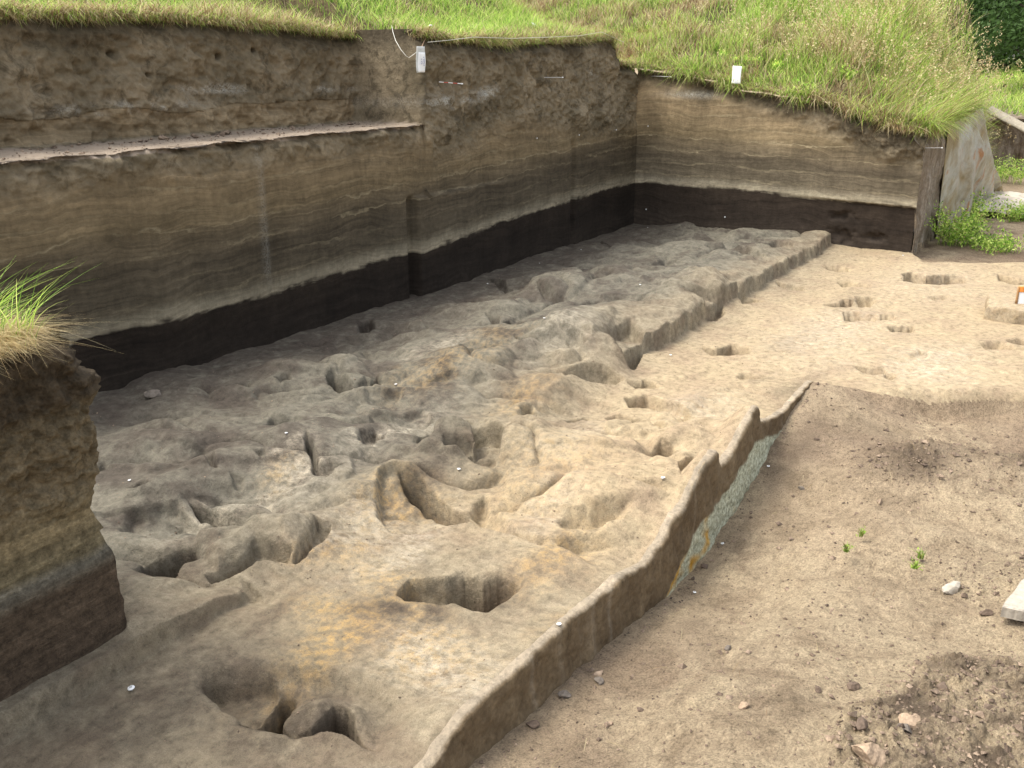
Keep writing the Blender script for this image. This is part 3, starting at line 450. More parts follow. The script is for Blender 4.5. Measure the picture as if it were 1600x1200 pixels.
def side3():
    m, t, b = mat('weathered_earth', .95); v = vmap(t, (1, 1, .16)); n1 = noise(t, v, 7, 8, .7, .3); n2 = noise(t, vmap(t), 25, 7, .7)
    c = ramp(t, n1, [(.3, (.10, .075, .05)), (.5, (.22, .175, .125)), (.68, (.36, .31, .25))]); c = mix(t, 1., c, ramp(t, n2, [(.3, .7), (.7, 1.25)]), 'MULTIPLY'); t.links.new(c, b.inputs['Base Color']); bump(t, b, mth(t, 'ADD', n1, n2), .8, .03); return m
npmesh('end_face', np.stack([UX3, Y3, Z3], -1).reshape(-1, 3), gridfaces(*UX3.shape), side3(), parent=wall2)['label'] = 'weathered grey side of the wall with upright streaks'
# ------------------------------------------------------------------ grassy bank above the walls
def bankz(X, Y):
    d1 = np.maximum(Y-(5.06+.72*ss(6.75, 6.5, X)), 0); z1 = topz1(X)+.24*np.minimum(d1, 5)*ss(.3, 1.5, d1)+.05*d1+.02
    d2 = np.maximum(X-X_W, 0); z2 = topz2(np.clip(Y, 1.6, 5.3))+.02+np.minimum(.34*d2, .85+.06*d2)
    e = ss(10.15, 10.9, X); z = z1*(1-e)+z2*e
    e2 = np.interp(X, [10.88, 12, 14, 17.3], [1.24, 1.3, 1.4, 0.]); k = ss(.9, .0, Y-1.72)*ss(10.9, 11.3, X); z = z*(1-k)+e2*k; z = z-(z+.1)*ss(14.3, 17.3, X)*ss(3.4, 1.9, Y)
    return z+.05*fbm(X*1.3, Y*1.3, 141, 4)*ss(0, .5, np.maximum(d1, d2))
bx = np.concatenate([np.arange(1.6, 17.5, .06), np.linspace(17.5, 23, 30)]); by = np.concatenate([np.arange(1.74, 12, .06), np.linspace(12, 60, 50)])
BXg, BYg = np.meshgrid(bx, by, indexing='ij'); BZg = bankz(BXg, BYg)
yb_edge = np.where(BXg < 6.58, 5.80, 5.10); inside = ((BYg > yb_edge) | (BXg > X_W+.02)) & ~((BXg > 17.2) & (BYg < 3))
def bank_mat():
    m, t, b = mat('sod', .97); n1 = noise(t, vmap(t), 5, 8, .7); c = ramp(t, n1, [(.35, (.045, .035, .02)), (.5, (.14, .105, .055)), (.65, (.07, .085, .025))]); t.links.new(c, b.inputs['Base Color']); bump(t, b, noise(t, vmap(t), 40, 6, .7), 1., .03); return m
M_sod = bank_mat()
v, q, _ = used(np.stack([BXg, BYg, BZg], -1).reshape(-1, 3), gridfaces(*BXg.shape, inside[:-1, :-1]))
tag(npmesh('grassy_bank', v, q, M_sod), 'ground surface on top of the earth walls', kind='structure')
# ------------------------------------------------------------------ left foreground balk
BXE, BY0 = 1.615, 2.655
us = np.concatenate([np.linspace(-2.2, .5, 90)[:-1], np.linspace(.5, BXE, 330)]); nside = 60; ny = np.linspace(0, 1.1, nside)[1:]
path = [(x, BY0, 0, -1) for x in us]+[(BXE, BY0+y, 1, 0) for y in ny]   # face then end
path = np.array(path); arc = np.concatenate([us, BXE+ny]); n5 = 360
zz = np.linspace(-.1, 1, n5); A5, Z5 = np.meshgrid(arc, zz, indexing='ij'); topb = 1.21+.02*fbm(A5*3, A5*0, 151, 3); Z5 = -.12+(topb+.12)*((Z5+.1)/1.1)
# end edge profile against height (read from the photo's outline)
prof_e = [(px, py) for px, py in [(192, 1036), (200, 1000), (200, 960), (188, 905), (185, 870), (165, 840), (140, 800), (148, 755), (150, 690), (135, 660), (126, 620), (112, 590), (105, 560), (90, 540)]]
pe = np.array([onY(x, y, BY0)[[0, 2]] for x, y in prof_e]); off = np.interp(Z5, pe[:, 1], pe[:, 0])-BXE
rg = ss(.55, .75, Z5+.03*fbm(A5*2, A5*0, 152, 2)); d5 = rg*(.035*fbm(A5*7, Z5*7, 153, 5)+.035*ridged(A5*6, Z5*6, 154, 4)+.034*np.maximum(fbm(A5*15, Z5*15, 155, 5), -.15)+.014*fbm(A5*45, Z5*45, 160, 3)-.03)+.006*fbm(A5*4, Z5*4, 156, 4)+.004*fbm(A5*12, Z5*3, 157, 3)+.010*ss(.40, .44, Z5)-.005
fac = np.clip((A5-(BXE-.35))/.35, 0, 1)**1.5; PX5 = np.repeat(path[:, 0:1], n5, 1)+off*fac+np.repeat(path[:, 2:3], n5, 1)*(-d5*1.5)+.018*fac*(Z5 > .5)+.018*fbm(A5*2, Z5*9, 158, 4)*fac; PY5 = np.repeat(path[:, 1:2], n5, 1)+np.repeat(path[:, 3:4], n5, 1)*(-d5)*1.0+.02*fac**4
PY5 = PY5+.10*ss(.10, 0, topb-Z5)*(np.abs(path[:, 3:4]))
l5 = np.clip(.25+(Z5-.44+.02*fbm(A5*3, A5*0, 159, 3))/2, 0, 1)
M_balk = strata_material('balk_earth', .62)
A5a = np.stack([np.where(Z5 < .43, l5*.0+.23+.0*Z5, .25+(Z5-.43+.05)/2), rg, .25*gauss(A5*0, Z5, 0, .45, 1, .02), l5*0], -1)
def balk_material():
    m, t, b = mat('balk_soil', .96); g = N(t, 'ShaderNodeNewGeometry'); sp = N(t, 'ShaderNodeSeparateXYZ'); t.links.new(g.outputs['Position'], sp.inputs[0]); v = vmap(t); n1 = noise(t, v, 3, 7, .65); n2 = noise(t, v, 26, 8, .72); n3 = noise(t, v, 110, 5, .7); lam = noise(t, vmap(t, (.8, .8, 14)), 2.2, 8, .65, .4)
    z = mth(t, 'ADD', sp.outputs[2], mth(t, 'MULTIPLY', mth(t, 'SUBTRACT', n1, .5), .08)); z = mth(t, 'SUBTRACT', z, mth(t, 'MULTIPLY', sp.outputs[0], .0))
    c = ramp(t, z, [(0, (.07, .05, .034)), (.37, (.075, .055, .037)), (.43, (.16, .145, .11)), (.46, (.15, .125, .075)), (.60, (.19, .15, .085)), (.72, (.16, .125, .075)), (.95, (.11, .085, .05)), (1., (.06, .045, .028))])
    lf = ramp(t, sp.outputs[2], [(.60, .9), (.74, .1)]); c = mix(t, lf, c, mix(t, 1., c, ramp(t, lam, [(.32, .65), (.5, 1.), (.66, 1.4)]), 'MULTIPLY')); c = mix(t, 1., c, ramp(t, n2, [(.3, .45), (.5, 1.), (.7, 1.6)]), 'MULTIPLY'); c = mix(t, .7, c, ramp(t, n3, [(.3, .6), (.7, 1.4)]), 'MULTIPLY')
    t.links.new(c, b.inputs['Base Color']); bump(t, b, mth(t, 'ADD', n2, mth(t, 'ADD', mth(t, 'MULTIPLY', n3, .5), lam)), .8, .015); return m
balk = npmesh('earth_balk', np.stack([PX5, PY5, Z5], -1).reshape(-1, 3), gridfaces(*A5.shape), balk_material())
tag(balk, 'standing block of unexcavated earth with a tuft of grass on top, in the left foreground', 'earth block')
X5, Y5 = np.meshgrid(np.linspace(-2.2, BXE, 120), np.linspace(BY0+.02, BY0+1.1, 40), indexing='ij')
xe = BXE-.24*ss(BXE-.8, BXE, X5)*1.0; X5b = np.where(X5 > BXE-.8, BXE-.8+(X5-(BXE-.8))*.70, X5); Z5t = 1.20+.03*fbm(X5*3, Y5*3, 161, 4)-.03*ss(BXE-.3, BXE, X5)
npmesh('sod', np.stack([X5b, Y5, Z5t], -1).reshape(-1, 3), gridfaces(*X5.shape), M_sod, parent=balk)
# ------------------------------------------------------------------ grass
PAL_G = np.array([(.30, .47, .08), (.46, .62, .12), (.15, .27, .04), (.58, .66, .20)]); PAL_D = np.array([(.50, .41, .22), (.36, .26, .13), (.62, .53, .32), (.25, .16, .085)])
def blades(name, base, hgt, wid, col, lean, droop, label, kind='stuff', cat='grass', group=None, parent=None, seg=4, origin=None):
    n = len(base); lean = np.asarray(lean); V = np.zeros((n, seg+1, 2, 3)); ld = lean/np.maximum(np.linalg.norm(lean, axis=1, keepdims=True), 1e-6); side = np.stack([-ld[:, 1], ld[:, 0], 0*ld[:, 0]], 1); ra = RNG.uniform(0, 6.28, n)
    sdv = np.stack([np.cos(ra), np.sin(ra), 0*ra], 1); L = np.linalg.norm(lean, axis=1)
    for k in range(seg+1):
        t = k/seg; hor = np.concatenate([lean, np.zeros((n, 1))], 1)*((t**1.6)*hgt)[:, None]; up_ = hgt*(t-droop*t*t)
        c = base+hor; c[:, 2] += up_; wk = wid*(1-t**1.5)*.5+wid*.04
        V[:, k, 0] = c-sdv*wk[:, None]; V[:, k, 1] = c+sdv*wk[:, None]
    idx = np.arange(n)[:, None]*(2*(seg+1)); Q = np.concatenate([np.stack([idx[:, 0]+2*k, idx[:, 0]+2*k+1, idx[:, 0]+2*k+3, idx[:, 0]+2*k+2], 1) for k in range(seg)])
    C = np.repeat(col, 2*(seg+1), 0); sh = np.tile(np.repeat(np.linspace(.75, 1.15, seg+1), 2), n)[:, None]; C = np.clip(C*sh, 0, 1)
    o = npmesh(name, V.reshape(-1, 3), Q, M_blade, attrs={'col': np.concatenate([C, np.ones((len(C), 1))], 1)}, parent=parent, origin=origin)
    if parent is None: tag(o, label, cat, group, kind)
    return o
def cols(n, dry, jit=.25):
    g = PAL_G[RNG.integers(0, 4, n)]; d = PAL_D[RNG.integers(0, 4, n)]; m = (RNG.random(n) < dry)[:, None]; return np.where(m, d, g)*RNG.uniform(1-jit, 1+jit, (n, 1))
def scatter(n, x0, x1, y0, y1, ok, zf):
    X = RNG.uniform(x0, x1, n*3); Y = RNG.uniform(y0, y1, n*3); m = ok(X, Y); X, Y = X[m][:n], Y[m][:n]; return np.stack([X, Y, zf(X, Y)-.01], 1)
# on top of the long wall
def ok1(X, Y): return (Y > np.where(X < 6.58, 5.80, 5.13)) & (X < 10.9) & (RNG.random(X.size) < np.exp(-(Y-5.1)*.22)) & (fbm(X*2, Y*2, 171, 3)+RNG.uniform(-.5, .5, X.size) > -.35)
b1 = scatter(90000, 2.2, 10.9, 5.06, 10, ok1, bankz); n = len(b1); dry = np.clip(.60-.45*ss(0, .5, b1[:, 1]-np.where(b1[:, 0] < 6.58, 5.8, 5.1))+.5*fbm(b1[:, 0], b1[:, 1], 172, 3)+.8*ss(9.9, 10.3, b1[:, 0]), .1, .97)
patch = 1+.7*fbm(b1[:, 0]*1.5, b1[:, 1]*1.5, 173, 3); h = RNG.uniform(.06, .20, n)*patch*(1-.2*dry)
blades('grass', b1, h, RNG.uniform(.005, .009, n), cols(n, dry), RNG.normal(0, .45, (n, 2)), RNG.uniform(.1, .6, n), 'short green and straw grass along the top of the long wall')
# fringe hanging over the edge
n = 24000; X = RNG.uniform(2.2, 10.85, n); Y = np.where(X < 6.58, 5.80, 5.12)+RNG.normal(0, .04, n)+.02; b = np.stack([X, Y, topz1(X)+RNG.uniform(-.03, .02, n)], 1); hh = RNG.uniform(.05, .13, n)*(1+.8*fbm(X*3, X*0, 174, 2)); ln = np.stack([RNG.normal(0, .6, n), RNG.uniform(-1.2, .2, n)], 1)
blades('grass', b, hh, RNG.uniform(.004, .007, n), cols(n, .7), ln, RNG.uniform(.2, 1.5, n), 'dry straw fringe hanging over the edge of the long wall')
# slope behind the end wall
def ok2(X, Y): return (X > X_W+.04) & (1.6*fbm(X*2.2, Y*2.2, 175, 4)+RNG.uniform(-.5, .5, X.size)+.55*ss(11.3, 12.2, X) > -.05) & (RNG.random(X.size) < np.exp(-(X-11)*.18))
b2 = scatter(100000, 10.92, 17.2, 1.70, 9.5, ok2, bankz); n = len(b2); tall = ss(5.2, 2.6, b2[:, 1])*ss(11.2, 12.2, b2[:, 0])
dry = np.clip(.40+1.0*fbm(b2[:, 0]*1.2, b2[:, 1]*1.2, 176, 3)+.4*ss(4.6, 5.6, b2[:, 1])*ss(12, 11, b2[:, 0])-.15*tall, .12, .95); h = RNG.uniform(.07, .22, n)*(1+1.3*tall)*(1+1.0*fbm(b2[:, 0]*2.6, b2[:, 1]*2.6, 177, 3)); ln = RNG.normal(0, .35, (n, 2)); ln[:, 1] -= .3*ss(3, 1.8, b2[:, 1])
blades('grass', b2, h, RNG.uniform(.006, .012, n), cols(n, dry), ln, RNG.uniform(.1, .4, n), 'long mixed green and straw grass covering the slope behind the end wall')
nc_ = 46; cy_ = RNG.uniform(1.75, 5.2, nc_); cx_ = X_W+RNG.uniform(-.02, .5, nc_); ks = RNG.integers(40, 150, nc_); X = np.repeat(cx_, ks)+RNG.normal(0, .05, ks.sum()); Y = np.repeat(cy_, ks)+RNG.normal(0, .06, ks.sum()); n = len(X); b = np.stack([X, Y, bankz(np.maximum(X, 10.93), Y)-.02], 1); hc = np.repeat(RNG.uniform(.10, .30, nc_), ks)
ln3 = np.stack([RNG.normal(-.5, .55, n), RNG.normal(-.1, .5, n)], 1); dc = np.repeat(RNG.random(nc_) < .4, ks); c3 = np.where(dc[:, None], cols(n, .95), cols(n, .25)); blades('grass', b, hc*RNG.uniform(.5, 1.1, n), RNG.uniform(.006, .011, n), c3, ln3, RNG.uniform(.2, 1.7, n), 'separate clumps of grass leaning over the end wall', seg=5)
n = 14000; X = RNG.uniform(15.5, 22.5, n); Y = RNG.uniform(2.6, 11, n); b = np.stack([X, Y, bankz(X, Y)-.02], 1)
blades('grass', b, RNG.uniform(.15, .5, n), RNG.uniform(.012, .02, n), cols(n, .3), RNG.normal(0, .35, (n, 2)), RNG.uniform(.1, .4, n), 'tall grass along the far crest of the bank')
# tall seeding stems
n = 1800; X = RNG.uniform(11.2, 15.8, n); Y = 1.76+np.abs(RNG.normal(0, 1.4, n)); m = Y < 7; X, Y = X[m], Y[m]; n = len(X); bS = b = np.stack([X, Y, bankz(X, Y)], 1); ln = RNG.normal(0, .3, (n, 2)); ln[:, 1] -= RNG.uniform(.1, .9, n)*ss(2.6, 1.8, Y)
hh = RNG.uniform(.35, .75, n)*(1-.4*ss(3, 6, Y)); st = blades('grass', b, hh, RNG.uniform(.004, .006, n), cols(n, .85)*1.1, ln, RNG.uniform(.05, .3, n), 'tall straw coloured seeding grass stems leaning out at the right end of the bank', seg=5)
# grass hanging over the weathered side of the bank
n = 16000; X = RNG.uniform(10.95, 15.8, n); Y = 1.70+np.abs(RNG.normal(0, .35, n)); b = np.stack([X, Y, bankz(X, np.maximum(Y, 1.76))-.02], 1); ln2 = np.stack([RNG.normal(-.1, .5, n), RNG.uniform(-1.0, .2, n)], 1)
blades('grass', b, RNG.uniform(.12, .5, n), RNG.uniform(.006, .011, n), cols(n, .4), ln2, RNG.uniform(.1, 1.2, n), 'long grass hanging over the weathered side of the bank at the right', seg=5)
n = len(hh); ln = ln
# seed heads: small leaf clusters at stem tips
def leafcloud(name, C, size, col, label=None, parent=None, kind=None, cat=None, flat=0., group=None, origin=None):
    n = len(C); a = RNG.normal(0, 1, (n, 3)); a[:, 2] *= (1-flat*.5); a /= np.linalg.norm(a, axis=1, keepdims=True); r = RNG.normal(0, 1, (n, 3)); bb = np.cross(a, r); bb /= np.linalg.norm(bb, axis=1, keepdims=True)
    s = size[:, None]; V = np.stack([C-a*s, C+bb*s*.45, C+a*s, C-bb*s*.45], 1).reshape(-1, 3); Q = np.arange(4*n).reshape(-1, 4)
    cc = np.repeat(col, 4, 0); o = npmesh(name, V, Q, M_blade, attrs={'col': np.concatenate([np.clip(cc, 0, 1), np.ones((len(cc), 1))], 1)}, parent=parent, smooth=False, origin=origin)
    if parent is None: tag(o, label, cat, group, kind)
    return o
tip = bS+np.concatenate([ln*hh[:, None], (hh*.85)[:, None]], 1); k = 9; tt = np.repeat(tip, k, 0)+RNG.normal(0, 1, (n*k, 3))*np.array([.012, .012, .04]); leafcloud('seed_heads', tt, RNG.uniform(.008, .016, n*k), PAL_D[RNG.integers(0, 3, n*k)]*1.2, parent=st)
# fallen brown litter in the gully above the corner + dangling straw over the end wall
n = 10000; Y = RNG.uniform(1.72, 5.4, n); X = X_W-.02+np.abs(RNG.normal(0, .15, n)); b = np.stack([X, Y, bankz(np.maximum(X, 10.95), Y)-.02], 1); ln = np.stack([RNG.uniform(-1.2, .3, n), RNG.normal(0, .6, n)], 1)
blades('grass', b, RNG.uniform(.04, .15, n), RNG.uniform(.005, .009, n), cols(n, .6), ln, RNG.uniform(.2, 1.6, n), 'dry and green blades hanging over the edge of the end wall')
n = 3500; X = RNG.uniform(10.0, 12.2, n); Y = RNG.uniform(5.15, 7.5, n); b = np.stack([X, Y, bankz(X, Y)+.01], 1); blades('dry_litter', b, RNG.uniform(.1, .3, n), RNG.uniform(.003, .006, n), PAL_D[RNG.integers(0, 4, n)]*np.array([.95, .75, .65]), RNG.normal(0, .8, (n, 2)), RNG.uniform(.6, 1.1, n), 'matted reddish brown dead grass in the gully above the back corner')
# tuft on the balk
n = 14000; X = BXE-.13-np.abs(RNG.normal(0, .34, n)); Y = BY0-.03+np.abs(RNG.normal(0, .26, n)); b = np.stack([X, Y, 0*X+1.19+.06*RNG.random(n)], 1); g = RNG.random(n) < .045; ln = RNG.normal(0, .75, (n, 2)); ln[:, 1] -= np.where(Y < BY0+.12, .5, .0); ln[:, 0] += np.where(X > BXE-.4, .35, 0)
c_ = np.where(g[:, None], PAL_G[RNG.integers(0, 4, n)]*1.15, PAL_D[RNG.integers(0, 3, n)]*1.35); hh = np.where(g, RNG.uniform(.07, .24, n), RNG.uniform(.02, .085, n))
blades('grass_tuft', b, hh, np.where(g, .0035, .0018), c_, ln*np.where(g, .75, 1.5)[:, None], np.where(g, RNG.uniform(.05, .35, n), RNG.uniform(.3, 1.7, n)), 'tuft of fresh green and matted straw grass growing on the foreground earth block', seg=6)
# ------------------------------------------------------------------ weeds and small plants
def weed(px, py, z, hgt, rad, nst, nlf, lsz, label, name='weed', cat='plant', dry=.05, bright=1., plane=None, group=None):
    c = P(px, py, z) if plane is None else plane; root = bpy.data.objects.new(name, None); root.location = c; link(root); tag(root, label, cat, group)
    b = np.zeros((nst, 3)); b[:, :2] = np.clip(RNG.normal(0, rad*(.30 if rad > .2 else .08), (nst, 2)), -rad*.6, rad*.6); ln = RNG.normal(0, .35, (nst, 2))+b[:, :2]*1.0/max(rad, .01)*.4; hh = RNG.uniform(.5, 1.1, nst)*hgt
    blades('stems', b, hh, np.full(nst, .005), cols(nst, dry)*bright, ln, RNG.uniform(.05, .4, nst), None, parent=root)
    k = nlf; idx = RNG.integers(0, nst, k); t = RNG.uniform(.25, 1, k); C = b[idx].copy(); C[:, :2] += ln[idx]*(t**1.6*hh[idx])[:, None]; C[:, 2] += hh[idx]*t*.85; C += RNG.normal(0, lsz*1.2, (k, 3))
    leafcloud('leaves', C, RNG.uniform(.6, 1.3, k)*lsz, cols(k, dry)*bright, parent=root); return root
def onbank(px, py, X): return onX(px, py, X)
def atbank(px, py):
    best = None
    for X in np.arange(10.9, 16, .05):
        p = onX(px, py, X)
        if p[2] <= bankz(np.array([p[0]]), np.array([p[1]]))[0]: return p
    return onX(px, py, 12.)
creep = 'creeping plants on the end wall bank'
for i, (x, y, hg, rd, nl, lb) in enumerate([(1165, 100, .10, .22, 900, 'bright green leafy creeping plant just above the white card on the end wall'), (1215, 110, .10, .18, 600, 'bright green leafy plant to the right of the white card, at the bank edge'), (1130, 92, .09, .14, 350, 'small bright green plant left of the white card on the bank')]):
    p = atbank(x, y); weed(0, 0, 0, hg, rd, 40, nl, .016, lb, 'creeping_plant', bright=1.5, plane=p)
for x, y, lb in [(1260, 160, 'small leafy plant rooted in the crumbling edge above the end wall'), (1370, 150, 'leafy weed between the rosette and the corner clump'), (1400, 110, 'taller leafy weed among the long grass above the corner'), (1240, 60, 'leafy weed high on the grassy slope behind the end wall'), (1322, 130, 'broad leaved green rosette at the edge of the end wall bank'), (1423, 190, 'bright green clump at the corner where the end wall turns')]:
    weed(0, 0, 0, .20, .09, 30, 220, .026, lb, 'leafy_plant', bright=1.0, plane=atbank(x, y))
for x, y, hg, rd, ns, nl, lb in [(1493, 385, .55, .32, 90, 2200, 'thick green weeds growing at the foot of the weathered wall side'), (1508, 345, .5, .3, 60, 1200, 'green weeds behind the first clump beside the plastic sheet'), (1560, 395, .25, .4, 60, 700, 'low loose weeds behind the far edge of the cleaned floor'), (1583, 345, .3, .4, 70, 800, 'green weeds to the right of the crumpled white sheeting'), (1575, 285, .5, .5, 80, 1500, 'tall green weeds in front of the distant eroded bank'), (1535, 385, .16, .3, 40, 300, 'sparse low weeds on the bare earth near the wall side')]:
    weed(x, y, -.07, hg, rd, ns, nl, .02, lb, bright=1.1)
for x, y, lb in [(1345, 838, 'leafy green sprig lying on the trench earth, largest of the loose ones'), (1322, 862, 'small green sprig just below the larger leafy sprig in the trench'), (1437, 872, 'wide low green tuft in the middle of the trench ground'), (1430, 888, 'tiny green tuft just below the wide low tuft in the trench'), (1498, 795, 'green grass tuft left of the bright tuft in the trench'), (1532, 803, 'bright yellow green grass tuft at the right of the trench'), (1588, 822, 'green grass tuft cut by the right edge of the picture')]:
    weed(x, y, -.12, .055, .07, 30, 30, .008, lb, 'grass_tuft', dry=.25, bright=.8, group=None)
# ------------------------------------------------------------------ heights helper
def gz(x, y, lo=False):
    X = np.array([[x]]); Y = np.array([[y]]); return float(floor_all(X, Y)[0][0, 0])
def ground_at(px, py):
    z = 0.
    for _ in range(6): p = P(px, py, z); z = gz(p[0], p[1])
    return np.array([p[0], p[1], z])
# ------------------------------------------------------------------ survey nails
M_white = simple('white_plastic', (.80, .80, .78), .35, .04); M_steel = simple('nail_steel', (.45, .44, .42), .4, .1); M_red = simple('red_paint', (.5, .08, .06), .5, .1)
def lathe(prof_, n=20):
    V = []; F_ = []
    for r, z in prof_:
        for k in range(n): a = 2*math.pi*k/n; V.append((r*math.cos(a), r*math.sin(a), z))
    for i in range(len(prof_)-1):
        for k in range(n): F_.append((i*n+k, i*n+(k+1) % n, (i+1)*n+(k+1) % n, (i+1)*n+k))
    return np.array(V), np.array(F_)
def nail_parts(root, s=1.):
    v, f = lathe([(.0001, .0), (.0105*s, .0), (.012*s, .0015), (.011*s, .0035), (.005*s, .0045), (.0001, .0046)]); npmesh('washer', v+np.array([0, 0, .012]), f, M_white, parent=root)
    v, f = lathe([(.0001, -.03), (.0016, -.02), (.0016, .016), (.0045, .0165), (.0045, .0185), (.0001, .019)], 10); npmesh('nail', v, f, M_steel, parent=root)
nail0 = bpy.data.objects.new('survey_nail', None); link(nail0); nail_parts(nail0)
NG = 'white capped survey nails'
NAILS = [(200, 1040, 1.25, 'large white capped nail at the foot of the foreground earth block'), (507, 855, 1., 'white capped nail beside the triangular cut in the floor'), (717, 733, .9, 'white capped nail in the dark hollow left of the big rounded mound'), (874, 978, .95, 'white capped nail near the trench edge right of the double pit'), (1030, 857, 1.05, 'white capped nail on the trench edge above the pale green band'),
 (203, 752, .8, 'white capped nail on grey floor just right of the foreground block'), (448, 687, .85, 'white capped nail on the grey floor in a shallow oval hollow'), (619, 603, .9, 'white capped nail right of the boulder-like lump near the middle'), (850, 515, .9, 'white capped nail on the lump above the long dark hollow'), (748, 541, .6, 'small nail standing on grey floor left of the centre'), (933, 469, .8, 'white capped nail between two hollows on the far grey floor'),
 (1000, 448, .8, 'white capped nail in the middle of the far grey floor'), (762, 444, .8, 'white capped nail near the foot of the long wall'), (843, 412, .7, 'tiny nail close to the long wall, between two others'), (908, 391, .7, 'tiny nail near the back corner at the foot of the wall'), (1048, 556, .9, 'white capped nail at the foot of the nearest slab edge'), (1200, 734, .9, 'white capped nail on the trench earth below the notched edge'), (1129, 851, .9, 'white capped nail at the foot of the pale green band'), (1085, 927, .8, 'small nail beside the ochre stain at the foot of the trench side'), (1012, 357, .8, 'tiny nail in the back corner at the foot of both walls'), (1411, 400, .9, 'nail at the foot of the end wall near its outer corner')]
for i, (x, y, s, lb) in enumerate(NAILS):
    p = ground_at(x, y)
    if i == 0: r = nail0
    else:
        r = nail0.copy(); link(r)
        for ch in nail0.children: c = ch.copy(); link(c, r)
    r.location = p+np.array([0, 0, -.002]); r.scale = (s*.82,)*3; r.rotation_euler = (random.uniform(-.15, .15), random.uniform(-.15, .15), 0); tag(r, lb, 'nail', NG)
def wallnail(p, rot, lb, s=.7):
    r = nail0.copy(); link(r)
    for ch in nail0.children: c = ch.copy(); link(c, r)
    r.location = p; r.rotation_euler = rot; r.scale = (s,)*3; tag(r, lb, 'nail', 'nails pressed into the wall faces')
fy_ = (math.pi/2, 0, 0); fx_ = (0, -math.pi/2, 0)
for x, y, lb in [(838, 216, 'small white nail halfway up the long wall'), (904, 211, 'white nail at the top of the dark upright slot in the long wall'), (962, 203, 'small nail in the long wall near the back corner')]: wallnail(onY(x, y, 5.045), fy_, lb)
for x, y, lb in [(1013, 197, 'white nail in the end wall above the layered band by the corner'), (1004+6, 327, 'white nail in the black layer next to the back corner'), (1133, 339, 'white nail in the black layer in the middle of the end wall')]: wallnail(onX(x, y, 10.865), fx_, lb)
# ------------------------------------------------------------------ tubes
def tube(name, pts, r, m, parent=None, n=6):
    cu = [Vector(p) for p in pts]; V = []; F_ = []
    for i, p in enumerate(cu):
        d = (cu[min(i+1, len(cu)-1)]-cu[max(i-1, 0)]).normalized(); a = d.cross(Vector((.3, .2, 1))).normalized(); b = d.cross(a)
        rr = r[i] if hasattr(r, '__len__') else r
        for k in range(n): an = 2*math.pi*k/n; V.append(p+(a*math.cos(an)+b*math.sin(an))*rr)
    for i in range(len(cu)-1):
        for k in range(n): F_.append((i*n+k, i*n+(k+1) % n, (i+1)*n+(k+1) % n, (i+1)*n+k))
    o_ = np.array(cu[0]) if parent is None else None
    return npmesh(name, [tuple(v) for v in V], F_, m, parent=parent, origin=o_)
M_cord = simple('cord', (.62, .60, .52), .8, .1); M_wire = simple('rusty_wire', (.30, .2, .13), .7, .2)
# find bag with a label card on the long wall
tc = onY(657, 93, 5.0); bagroot = bpy.data.objects.new('find_bag', None); link(bagroot); bagroot.location = tc; tag(bagroot, 'small clear bag with a white handwritten card hanging on the long wall', 'bag')
def panel(w_, h_, th, nx=8, nz_=12, bulge=.006, curl=.004, sh=0):
    V = []; F_ = []
    for s in (0, 1):
        for i in range(nx+1):
            for j in range(nz_+1):
                u, v_ = i/nx-.5, j/nz_-.5; V.append((u*w_+sh*v_, -th*(1-s)-bulge*(1-4*u*u)*(1-4*v_*v_)-curl*math.sin(v_*5+u*3), v_*h_))
    st = (nx+1)*(nz_+1); q = lambda i, j, s: s*st+i*(nz_+1)+j
    for s in (0, 1):
        for i in range(nx):
            for j in range(nz_): F_.append((q(i, j, s), q(i+1, j, s), q(i+1, j+1, s), q(i, j+1, s)) if s == 0 else (q(i, j, s), q(i, j+1, s), q(i+1, j+1, s), q(i+1, j, s)))
    for i in range(nx): F_.append((q(i, 0, 0), q(i, 0, 1), q(i+1, 0, 1), q(i+1, 0, 0))); F_.append((q(i, nz_, 0), q(i+1, nz_, 0), q(i+1, nz_, 1), q(i, nz_, 1)))
    for j in range(nz_): F_.append((q(0, j, 0), q(0, j+1, 0), q(0, j+1, 1), q(0, j, 1))); F_.append((q(nx, j, 0), q(nx, j, 1), q(nx, j+1, 1), q(nx, j+1, 0)))
    return np.array(V), np.array(F_)
M_bag, t_, b_ = mat('clear_plastic', .25); b_.inputs['Base Color'].default_value = (.62, .63, .6, 1); b_.inputs['Alpha'].default_value = .75
M_card = simple('white_card', (.84, .85, .84), .6, .03, 30); M_ink = simple('blue_ink', (.12, .14, .35), .7, .1)
v, f = panel(.112, .205, .004, sh=.012); npmesh('bag', v, f, M_bag, parent=bagroot)
v, f = panel(.095, .155, .002, bulge=.005, sh=.01); npmesh('card', v+np.array([-.002, -.012, -.022]), f, M_card, parent=bagroot)
for i, (dx, dz, s_, txt) in enumerate([(.018, .005, .022, 'C3ab5.7'), (-.014, .005, .020, 'Su5 5')]):
    fc = bpy.data.curves.new('writing', 'FONT'); fc.body = txt; fc.size = s_; fc.extrude = .0004; fc.align_x = 'CENTER'; fc.align_y = 'CENTER'; fo = bpy.data.objects.new('writing', fc); link(fo); dg = bpy.context.evaluated_depsgraph_get(); me = bpy.data.meshes.new_from_object(fo.evaluated_get(dg)); bpy.data.objects.remove(fo)
    me.materials.clear(); me.materials.append(M_ink); w_ = bpy.data.objects.new('writing', me); link(w_, bagroot); w_.location = (dx, -.024, dz-.02); w_.rotation_euler = (math.pi/2, -math.pi/2, 0)
def cordpts(pp, Y): return [onY(x, y, Yk) for (x, y), Yk in zip(pp, Y if hasattr(Y, '__len__') else [Y]*len(pp))]
